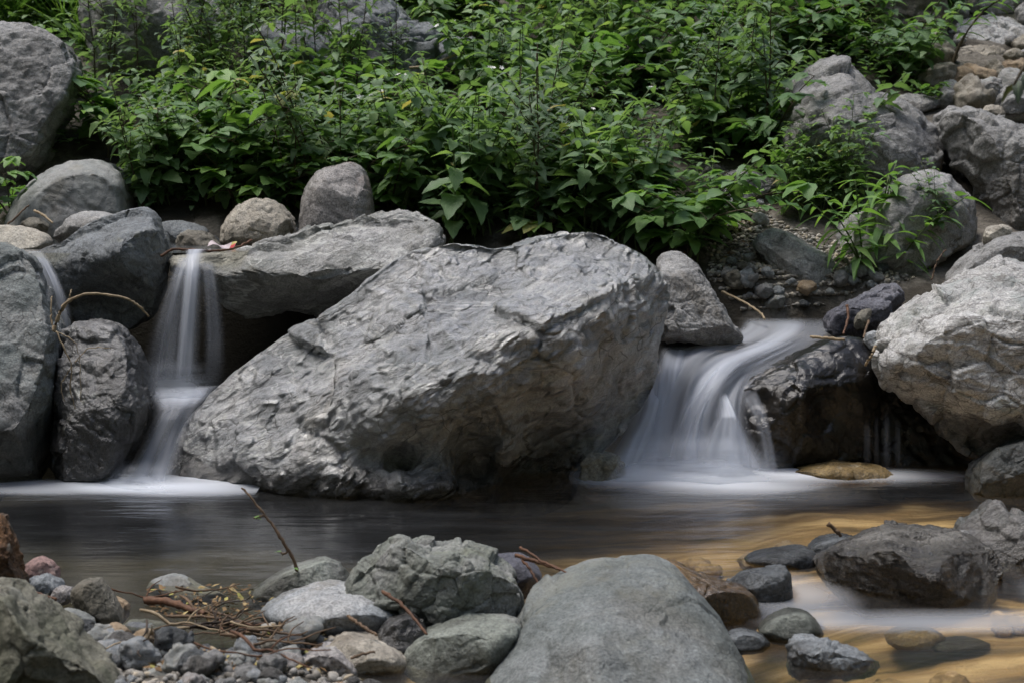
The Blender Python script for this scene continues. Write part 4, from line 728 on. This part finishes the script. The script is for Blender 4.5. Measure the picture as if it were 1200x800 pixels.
flow('mist', [(700, 500, 4.86), (690, 540, 4.85), (668, 572, 4.83)], [(905, 508, 4.82), (925, 540, 4.8), (955, 574, 4.78)], M['foam'], wf3, nv=30, amp=.6, bulge=.06, wav=.03, seed=15, top=.95, bot=0, edge=.3)
flow('cascade_sheet', [(900, 392, 5.6), (872, 410, 5.4), (832, 432, 5.2), (800, 470, 5.1), (780, 512, 5.04), (765, 556, 4.98)], [(950, 400, 5.5), (912, 420, 5.3), (868, 442, 5.14), (838, 478, 5.04), (830, 516, 4.98), (838, 558, 4.92)], M['cascade'], wf3, amp=.9, bulge=.05, wav=.03, seed=8, top=.2, bot=.08, edge=.3)
flow('cascade_sheet', [(842, 462, 5.0), (836, 490, 4.96), (818, 520, 4.93), (806, 558, 4.9)], [(852, 458, 5.0), (868, 490, 4.95), (884, 522, 4.92), (896, 560, 4.88)], M['cascade'], wf3, amp=.8, bulge=.05, wav=.02, seed=9, top=.15, bot=.08, edge=.35)
flow('cascade_sheet', [(772, 404, 5.36), (765, 430, 5.26), (756, 480, 5.17), (740, 556, 5.08)], [(815, 404, 5.36), (806, 435, 5.2), (800, 480, 5.12), (792, 556, 5.02)], M['veil'], wf3, amp=.8, bulge=.03, wav=.02, seed=10, top=.2, bot=.08, edge=.4)
flow('water_veil', [(868, 470, 4.96), (878, 490, 4.9), (888, 520, 4.87), (893, 556, 4.85)], [(886, 452, 4.95), (900, 485, 4.88), (908, 520, 4.85), (914, 556, 4.83)], M['veil'], wf3, amp=.5, bulge=.02, seed=11, edge=.4)
wf4 = empty('waterfall', P(1040, 545, 4.95), 'faint thin curtain of drips between the black rock and the pale boulder', 'waterfall')
for k, (px, wd, y0) in enumerate(((1016, 5, 492), (1027, 4, 484), (1039, 6, 480), (1052, 4, 490))):
    flow('water_veil', [(px - wd, y0, 5.02), (px - wd, 515, 4.99), (px - wd - 1, 550, 4.97)], [(px + wd, y0, 5.02), (px + wd, 515, 4.99), (px + wd + 2, 550, 4.97)], M['veil'], wf4, nu=12, amp=.1, bulge=.008, seed=20 + k, edge=.5, top=.5, bot=.3)
def blob(cx, cy, rx, ry, p=1.): return lambda U, V: np.clip(1 - (np.abs((U - cx) / rx) ** 2 + np.abs((V - cy) / ry) ** 2), 0, 1) ** p
foam(-1.9, -.85, 4.45, 5.1, lambda U, V: np.clip(blob(.75, .48, .42, .3)(U, V) * 1.1 + .75 * blob(.35, .42, .4, .2)(U, V), 0, 1), 'soft white foam spreading under the narrow waterfall')
foam(.2, 1.75, 4.3, 5.25, lambda U, V: np.clip(1.3 * blob(.3, .62, .33, .32)(U, V) + .55 * blob(.62, .64, .4, .14)(U, V) + .1 * blob(.3, .35, .35, .3)(U, V), 0, 1), 'bright white foam boiling under the wide cascade')
foam(.5, 1.5, 3.1, 3.75, lambda U, V: .4 * np.clip(blob(.22, .55, .16, .4)(U, V) + blob(.55, .28, .5, .16)(U, V) + .6 * blob(.92, .5, .15, .4)(U, V), 0, 1), 'thin milky water curling round the black block')

# ------------------------------------------------------------------ plants
def leaf_mat(name, stops, rough=.5, transl=.38):
    N = NT(name); at = N.n('ShaderNodeAttribute', attribute_name='tone'); oi = N.n('ShaderNodeObjectInfo')
    uv = N.n('ShaderNodeSeparateXYZ'); N.put(uv.inputs[0], N.n('ShaderNodeUVMap').outputs[0])
    f = N.math('ADD', N.math('MULTIPLY', at.outputs['Fac'], .68), N.math('MULTIPLY', oi.outputs['Random'], .4))
    c = N.ramp(f, stops); mid = N.math('ABSOLUTE', N.math('SUBTRACT', uv.outputs[0], .5))
    c = N.mix(N.math('MULTIPLY', N.step(mid, .07, .02), .35), c, (.16, .24, .1))
    vn = N.math('FRACT', N.math('ADD', N.math('MULTIPLY', uv.outputs[1], 6.), N.math('MULTIPLY', mid, -5.)))
    ve = N.step(N.math('ABSOLUTE', N.math('SUBTRACT', vn, .5)), .02, .14)
    c = N.mix(1., c, N.mix(ve, (1.25, 1.25, 1.2), (1, 1, 1)), 'MULTIPLY')
    c = N.mix(.12, c, (.13, .135, .11)); c = N.mix(1., c, (1.14, 1.2, 1.3), 'MULTIPLY')
    n = N.bump(ve, .3, .004); sh = N.bsdf(c, rough, .32, n)
    tl = N.n('ShaderNodeBsdfTranslucent'); N.put(tl.inputs['Color'], N.mix(1., c, (1.5, 1.6, .7), 'MULTIPLY'))
    return N.done(N.shmix(transl, sh, tl.outputs[0]))
M['leaf_nettle'] = leaf_mat('nettle_leaf', [(0, (.05, .09, .038)), (.4, (.09, .155, .058)), (.8, (.15, .235, .09)), (.96, (.22, .29, .1)), (1, (.34, .27, .1))])
M['leaf_bramble'] = leaf_mat('bramble_leaf', [(0, (.05, .105, .028)), (.5, (.09, .175, .04)), (.85, (.15, .26, .055)), (.97, (.22, .33, .08)), (1, (.36, .3, .09))])
M['leaf_herb'] = leaf_mat('willowherb_leaf', [(0, (.055, .09, .05)), (.5, (.1, .155, .075)), (.9, (.16, .225, .115)), (1, (.21, .27, .14))])
M['leaf_grass'] = leaf_mat('grass_blade', [(0, (.06, .12, .02)), (.5, (.1, .19, .035)), (1, (.2, .3, .07))])
M['leaf_dark'] = leaf_mat('dark_twig_leaf', [(0, (.012, .022, .01)), (1, (.03, .05, .02))], transl=.1)
M['stem_green'] = wood('green_stem', (.05, .08, .025), (.1, .13, .05), 40, .2)
M['stem_dark'] = wood('brown_stem', (.045, .035, .02), (.09, .07, .04), 40, .3)
M['petal'] = wood('white_petal', (.6, .6, .55), (.75, .75, .7), 40, .1)
class Leaves:
    def __init__(s): s.V, s.F, s.T, s.U, s.n = [], [], [], [], 0
    def leaf(s, base, az, pitch, L, Wd, kind='ovate', droop=.35, fold=.25, tone=.5, roll=0., rows=9):
        t = np.linspace(0, 1, rows)
        if kind == 'ovate': w = np.sin(np.pi * t ** .72) ** .85
        elif kind == 'lance': w = np.sin(np.pi * t ** .8) ** .9
        else: w = np.minimum(1, t * 9) * (1 - t ** 2.2)
        w = w * Wd * .5
        if kind == 'ovate': w[1:-1:2] *= 1.13; w[2:-1:2] *= .93                # toothed margin
        x = np.stack([-w, 0 * w, w], 1); y = np.repeat((t * L)[:, None], 3, 1); z = np.abs(x) * fold - droop * L * (t ** 2)[:, None] + .06 * L * np.sin(t * 9 + az * 3)[:, None] * (x / (Wd + 1e-9))
        p = np.stack([x, y, z], -1).reshape(-1, 3)
        cr, sr = math.cos(roll), math.sin(roll); p = p @ np.array([[cr, 0, sr], [0, 1, 0], [-sr, 0, cr]]).T
        cp, sp = math.cos(pitch), math.sin(pitch); p = p @ np.array([[1, 0, 0], [0, cp, -sp], [0, sp, cp]]).T
        ca, sa = math.cos(az), math.sin(az); p = p @ np.array([[ca, -sa, 0], [sa, ca, 0], [0, 0, 1]]).T
        s.V.append(p + base); i = np.arange(rows - 1) * 3 + s.n
        s.F.append(np.concatenate([np.stack([i, i + 1, i + 4, i + 3], 1), np.stack([i + 1, i + 2, i + 5, i + 4], 1)]))
        s.T.append(np.full(rows * 3, tone)); s.U.append(np.stack([np.tile([0, .5, 1], rows), np.repeat(t, 3)], 1)); s.n += rows * 3
    def lobed(s, base, az, pitch, L, tone, **k):
        for d, f in ((0, 1), (.85, .82), (-.85, .82)): s.leaf(base, az + d, pitch, L * f, L * f * .62, 'ovate', tone=tone, rows=7, **k)
    def mesh(s, name, mat): return mesh(name, np.concatenate(s.V), np.concatenate(s.F), mat, uv=np.concatenate(s.U), attrs={'tone': np.concatenate(s.T)})
def stem_path(r, h, lean, n=7, arch=0.):
    a = r.uniform(0, 6.28); t = np.linspace(0, 1, n)
    return np.stack([math.cos(a) * lean * h * t ** 1.6 + .012 * h * np.cumsum(r.normal(size=n)) * t, math.sin(a) * lean * h * t ** 1.6 - .12 * h * t ** 2, h * (t - arch * t ** 3)], 1)
def at_t(path, t):
    k = t * (len(path) - 1); i = min(int(k), len(path) - 2); return path[i] + (path[i + 1] - path[i]) * (k - i)
def grow(kind, seed):
    r = np.random.RandomState(seed); Lf = Leaves(); st = []; U = r.uniform
    if kind == 'nettle':
        for b in range(3):
            h = U(.36, .58); p = stem_path(r, h, U(.1, .5)); p = p + np.array([U(-.06, .06), U(-.05, .05), 0]); st.append(tube(p, .0035, .0018, 5, 12)); az = U(0, 6.28)
            nn = 8
            for k in range(nn):
                t = .22 + .78 * k / (nn - 1); L = (.115 - .062 * max(0, t - .45) / .55) * U(.8, 1.2); az += 1.57
                for q in (0, math.pi): Lf.leaf(at_t(p, t), az + q + U(-.3, .3), U(-.35, .35), L, L * U(.52, .66), droop=U(.15, .6), fold=U(.1, .35), tone=np.clip(r.normal(.3 + .4 * t, .18), 0, 1), roll=U(-.3, .3))
    elif kind == 'bramble':
        for b in range(4):
            h = U(.25, .5); p = stem_path(r, h, U(.5, 1.1), arch=U(0, .35)); st.append(tube(p, .004, .002, 5, 12)); az = U(0, 6.28)
            for k in range(7):
                t = .2 + .8 * k / 6; L = U(.085, .135); az += 2.4; q = at_t(p, t); d = np.array([-math.sin(az), math.cos(az), .35]) * U(.03, .07)
                st.append(tube(np.stack([q, q + d * .5, q + d]), .0016, .0012, 4, 4)); Lf.lobed(q + d, az + U(-.4, .4), U(-.3, .3), L, np.clip(r.normal(.45, .22), 0, 1), droop=U(.1, .5), fold=U(.05, .3), roll=U(-.3, .3))
    elif kind == 'herb':
        for b in range(2):
            h = U(.5, .8); p = stem_path(r, h, U(.05, .3)); p = p + np.array([U(-.06, .06), U(-.05, .05), 0]); st.append(tube(p, .0038, .0018, 5, 12)); az = U(0, 6.28)
            for k in range(20):
                t = .2 + .8 * k / 19; L = (.115 - .06 * t) * U(.8, 1.2); az += 2.4
                Lf.leaf(at_t(p, t), az, U(-.1, .6), L, L * U(.22, .32), 'lance', droop=U(.2, .7), fold=U(.1, .3), tone=np.clip(r.normal(.3 + .4 * t, .18), 0, 1), roll=U(-.3, .3))
            for sb in range(4):
                t = U(.45, .85); q = at_t(p, t); a = U(0, 6.28); e = q + np.array([math.cos(a), math.sin(a), .9]) * U(.06, .13); st.append(tube(np.stack([q, (q + e) / 2 + (0, 0, -.01), e]), .002, .0012, 4, 4))
                for k in range(6): Lf.leaf(q + (e - q) * (.4 + .12 * k), a + 2.4 * k, U(-.2, .6), U(.04, .065), .016, 'lance', droop=.4, tone=np.clip(r.normal(.55, .2), 0, 1))
    elif kind == 'lance':
        for b in range(3):
            h = U(.3, .46); p = stem_path(r, h, U(.15, .5)); st.append(tube(p, .0045, .0022, 5, 12)); az = U(0, 6.28)
            for k in range(16):
                t = .2 + .8 * k / 15; L = (.15 - .05 * t) * U(.8, 1.15); az += 2.4
                Lf.leaf(at_t(p, t), az, U(.0, .6), L, L * U(.24, .3), 'lance', droop=U(.4, 1.), fold=U(.1, .3), tone=np.clip(r.normal(.4 + .3 * t, .2), 0, 1), roll=U(-.3, .3), rows=10)
    elif kind == 'loose':
        for b in range(3):
            h = U(.35, .62); p = stem_path(r, h, U(.1, .45)); st.append(tube(p, .0028, .0012, 5, 12)); az = U(0, 6.28)
            for k in range(15):
                t = .2 + .8 * k / 14; L = (.065 - .03 * t) * U(.8, 1.3); az += 2.0; q = at_t(p, t); d = np.array([-math.sin(az), math.cos(az), .3]) * U(.02, .06)
                st.append(tube(np.stack([q, q + d * .5, q + d]), .0012, .001, 4, 3))
                for z in (0, .9, -.9): Lf.leaf(q + d, az + z, U(-.3, .5), L, L * .5, droop=U(.1, .6), tone=np.clip(r.normal(.55, .2), 0, 1), rows=6)
    elif kind == 'seedling':
        h = .34; p = np.array([[0, 0, 0], [.03, 0, .12], [.1, -.01, .24], [.2, -.02, .31], [.3, -.03, .32]]); st.append(tube(p, .006, .002, 5, 14))
        for k in range(12):
            t = .35 + .65 * k / 11
            for sg in (-1, 1): Lf.leaf(at_t(p, t), sg * U(.5, 2.2) - .8, U(-.2, .4), U(.05, .08), .03, droop=.4, tone=np.clip(r.normal(.7, .15), 0, 1))
    elif kind == 'grass':
        for k in range(46):
            az = U(0, 6.28); Lf.leaf(np.array([U(-.05, .05), U(-.05, .05), 0]), az, U(.7, 1.35), U(.25, .5), U(.012, .024), 'blade', droop=U(.2, .7), tone=U(0, 1), fold=.3, rows=8)
    return st, Lf
SPEC = {'nettle': ('leaf_nettle', 'stem_green', 6), 'bramble': ('leaf_bramble', 'stem_dark', 5), 'herb': ('leaf_herb', 'stem_dark', 5), 'lance': ('leaf_bramble', 'stem_green', 3), 'loose': ('leaf_nettle', 'stem_green', 4), 'seedling': ('leaf_bramble', 'stem_dark', 1), 'grass': ('leaf_grass', None, 3)}
PM = {}
for kd, (lmn, smn, nv) in SPEC.items():
    for k in range(nv):
        st, Lf = grow(kd, 50 + 13 * k + len(kd)); PM[(kd, k)] = (tube_mesh('stem', st, M[smn]) if st else None, Lf.mesh('foliage', M[lmn]))
fl = Leaves()
for k in range(5): fl.leaf(np.zeros(3), k * 1.257, .5, .012, .009, 'ovate', rows=5)
PETAL = fl.mesh('blossom', M['petal'])
pr = random.Random(21)
def plant(kd, pos, s, label, group=None, rz=None, name=None, cat='plant', tiltx=0., k=None, bloom=False):
    k = pr.randrange(SPEC[kd][2]) if k is None else k
    t = empty(name or {'nettle': 'nettle_plant', 'bramble': 'bramble_plant', 'herb': 'willowherb_plant', 'grass': 'grass_tuft'}.get(kd, 'leafy_plant'), pos, label, cat, group)
    t.rotation_euler = (tiltx + pr.gauss(0, .08), pr.gauss(0, .1), pr.uniform(-.9, .9) + pr.choice((0, math.pi * .66, math.pi * 1.33)) if rz is None else rz); t.scale = (s, s, s)
    if PM[(kd, k)][0]: link('stem', PM[(kd, k)][0], parent=t)
    f = link('foliage', PM[(kd, k)][1], parent=t)
    if bloom:
        co = np.empty(len(f.data.vertices) * 3, np.float32); f.data.vertices.foreach_get('co', co); co = co.reshape(-1, 3); top = co[np.argsort(co[:, 2])[-60:]]
        for j in range(3):
            b = link('blossom', PETAL, top[pr.randrange(60)] + np.array([0, -.01, .012]), t); b.rotation_euler = (pr.uniform(-.6, .9), pr.uniform(-.5, .5), 0)
    return t
LOWX = [-60, 0, 40, 150, 160, 260, 300, 350, 450, 480, 520, 600, 700, 780, 815, 830, 860, 905, 925, 960, 1010, 1040, 1095, 1100, 1115, 1120]
LOWY = [215, 205, 190, 190, 262, 262, 256, 254, 250, 268, 284, 290, 290, 300, 318, 205, 200, 200, 240, 246, 240, 125, 112, 100, 80, -60]
ZONES = [([(-20, 20), (86, 45), (86, 80), (60, 130), (20, 165), (-20, 165)], .97), ([(926, 95), (970, 70), (1000, 76), (1030, 108), (1100, 160), (1095, 185), (1020, 150), (930, 140)], .95), ([(800, 205), (905, 205), (905, 245), (840, 245)], .8), ([(870, 262), (1000, 282), (1010, 345), (860, 345)], .97),
         ([(1112, 15), (1230, 15), (1230, 300), (1140, 240), (1100, 130)], 1.), ([(400, 15), (480, 20), (568, 62), (540, 84), (440, 80), (400, 50)], .8), ([(108, 0), (175, 0), (165, 72), (120, 66)], .75), ([(684, 156), (735, 154), (795, 195), (780, 212), (700, 190)], .5), ([(1050, 205), (1135, 210), (1135, 310), (1060, 310)], .95), ([(520, 45), (600, 45), (600, 64), (560, 64)], .6)]
def free(pos, h):
    for dz in (.15, .5, .85):
        for dx in (-.14, 0, .14):
            px, py = proj(np.array([pos[0] + dx, pos[1], pos[2] + dz * h]))
            for z, pb in ZONES:
                if pr.random() < pb * .75 and in_poly(np.array([px]), np.array([py]), z)[0]: return False
    return True
LAB = {'nettle': ('tall dark green plant with toothed leaves in the bank thicket', 'toothed leaf plants of the bank thicket'), 'bramble': ('bright green arching bramble with three part leaves in the bank thicket', 'brambles of the bank thicket'),
       'herb': ('slender grey green plant with narrow leaves in the bank thicket', 'narrow leaf plants of the bank thicket')}
BL = ('tall dark green plant carrying tiny white blossoms in the bank thicket', 'white blossomed plants of the bank thicket')
n = t = 0
while n < 430 and t < 20000:
    t += 1; px = pr.uniform(-60, 1120); lo = np.interp(px, LOWX, LOWY); py = pr.uniform(-70, lo)
    if py > 0 and pr.random() < .12: py = pr.uniform(max(0, lo - 50), lo)
    pos = ground_at(px, py, False)
    if pos[1] < 6.1: continue
    w = pr.random(); left = px < 480 and py < 130
    kd = 'herb' if w < (.55 if left else .16) else 'bramble' if w > (.75 if px < 780 else .55) else 'nettle'
    sc = pr.uniform(.72, 1.32); h = {'herb': .68, 'nettle': .48, 'bramble': .35}[kd] * sc
    if not clear(px, py, pos[1], .35) or not free(pos, h): continue
    bl = kd == 'nettle' and pr.random() < .25; lb = BL if bl else LAB[kd]
    plant(kd, pos - (0, 0, .02), sc, *lb, tiltx=.22, bloom=bl); n += 1
print('thicket plants', n)
for px, py, s in ((120, 150, 1.2), (165, 120, 1.15), (215, 128, 1.25), (255, 140, 1.1), (290, 118, 1.2), (330, 135, 1.3), (372, 128, 1.15), (410, 150, 1.2), (455, 140, 1.), (140, 95, 1.1), (230, 90, 1.1), (320, 90, 1.2)):
    plant('herb', ground_at(px, py, False), s, *LAB['herb'], tiltx=.1)
for k in range(16):
    plant('nettle', ground_at(pr.uniform(-320, -90), pr.uniform(0, 200), False), pr.uniform(.9, 1.2), *LAB['nettle'], tiltx=.2)
for px, py, s in ((8, 32, 1.), (40, 22, 1.1), (75, 34, .9), (100, 50, .8), (-15, 20, 1.1), (60, 5, 1.1), (500, 2, .8), (520, 20, .7)):
    plant('grass', ground_at(px, py + 10, False), s, 'yellow green grass tuft at the upper edge of the bank', 'grass tufts at the upper edge', cat='grass')
for px, py, s in ((938, 262, 1.), (962, 258, .95), (985, 262, 1.1), (1004, 256, .9), (918, 255, .8), (950, 240, 1.)):
    plant('loose', ground_at(px, py, False), s, 'airy small leaved plant growing in front of the two humped boulder', 'airy plants before the two humped boulder', tiltx=.05)
for px, py, Y, s, lb in ((1012, 325, 5.95, 1.0, 'lance leaved plant with the tallest stems below the two humped boulder'), (1048, 322, 5.9, .95, 'lance leaved plant spreading in front of the shadowed boulder'), (1030, 312, 6.0, 1.15, 'lance leaved plant crowded behind the two spreading lance leaved ones')):
    plant('lance', ground_at(px, py, False), s, lb, tiltx=.15)
for px, py, s, lb in ((834, 286, .8, 'low bramble with big lobed leaves hanging over the gravel behind the wedged rock'), (808, 300, 1., 'bramble leaning out of the thicket over the wedged rock'), (782, 304, 1.1, 'dense bramble pushing up behind the shoulder of the huge boulder')):
    plant('bramble', ground_at(px, py, False), s, lb, tiltx=.2)
plant('loose', P(1100, 262, 6.1) - (0, 0, .05), .75, 'small leafy plant growing out of the cleft beside the shadowed boulder', tiltx=.1)
plant('bramble', ground_at(12, 262, False), .8, 'thin bramble climbing between the domed boulder and the rough corner boulder', tiltx=.1)
plant('seedling', ground_at(1112, 92, False), 1.5, 'leaning seedling with small fresh leaves at the mouth of the gully', rz=.2, name='seedling', cat='seedling')
plant('bramble', ground_at(1085, 128, False), .5, 'low bright bramble on the ledge above the fractured dark boulder')
# an overhanging branch tip close to the viewer
bt = empty('branch', P(1215, 60, 2.6), 'out of focus dark leafy branch tip reaching in at the picture edge', 'branch'); bb = np.array(bt.location)
link('stem', tube_mesh('stem', [tube(ptc([(1330, 10, 2.7), (1270, 30, 2.64), (1215, 60, 2.6), (1188, 100, 2.58)]) - bb, .006, .002, 5, 14)], M['stem_dark']), parent=bt)
Lf = Leaves(); r = np.random.RandomState(3)
for k in range(15):
    q = P(1240 - 55 * (k / 15) + r.uniform(-6, 6), 48 + 58 * (k / 15), 2.6) - bb; Lf.leaf(q, r.uniform(0, 6.28), r.uniform(-1, .2), .045, .02, droop=.4, tone=r.rand())
link('foliage', Lf.mesh('foliage', M['leaf_dark']), parent=bt)
# sapling buds
Lf = Leaves()
for q, az in (((300, 606, 3.5), .4), ((305, 604, 3.5), 2.5), ((299, 607, 3.5), 4.4), ((330, 646, 3.49), 1.5), ((344, 665, 3.49), 4.)):
    Lf.leaf(P(*q) - np.array(sap.location), az, .2, .018, .009, 'ovate', tone=.8, rows=6)
link('bud_leaf', Lf.mesh('bud_leaf', M['leaf_bramble']), parent=sap)
# ground cover: small leaves close to the soil of the bank
gc = Leaves(); r = np.random.RandomState(17); cnt = 0
cov = region_points(4300, [(-60, -70), (1110, -70), (1100, 80), (1040, 120), (1000, 235), (915, 235), (850, 190), (810, 310), (700, 290), (520, 284), (450, 250), (350, 250), (160, 262), (150, 190), (0, 205), (-60, 215), (-330, 215), (-330, -70)], 31, .05, .3)
for p in cov:
    for k in range(3): gc.leaf(p + r.normal(0, .03, 3) * (1, 1, .4) + (0, 0, .05 + .16 * r.rand() ** 2), r.uniform(0, 6.28), r.uniform(-.2, .6), r.uniform(.035, .075), r.uniform(.02, .045), droop=r.uniform(.1, .5), tone=np.clip(r.normal(.35, .2), 0, 1), rows=5)
tag(link('ground_cover', gc.mesh('ground_cover', M['leaf_nettle'])), 'low green leaves covering the soil of the bank under the taller plants', 'ground cover', kind='stuff')
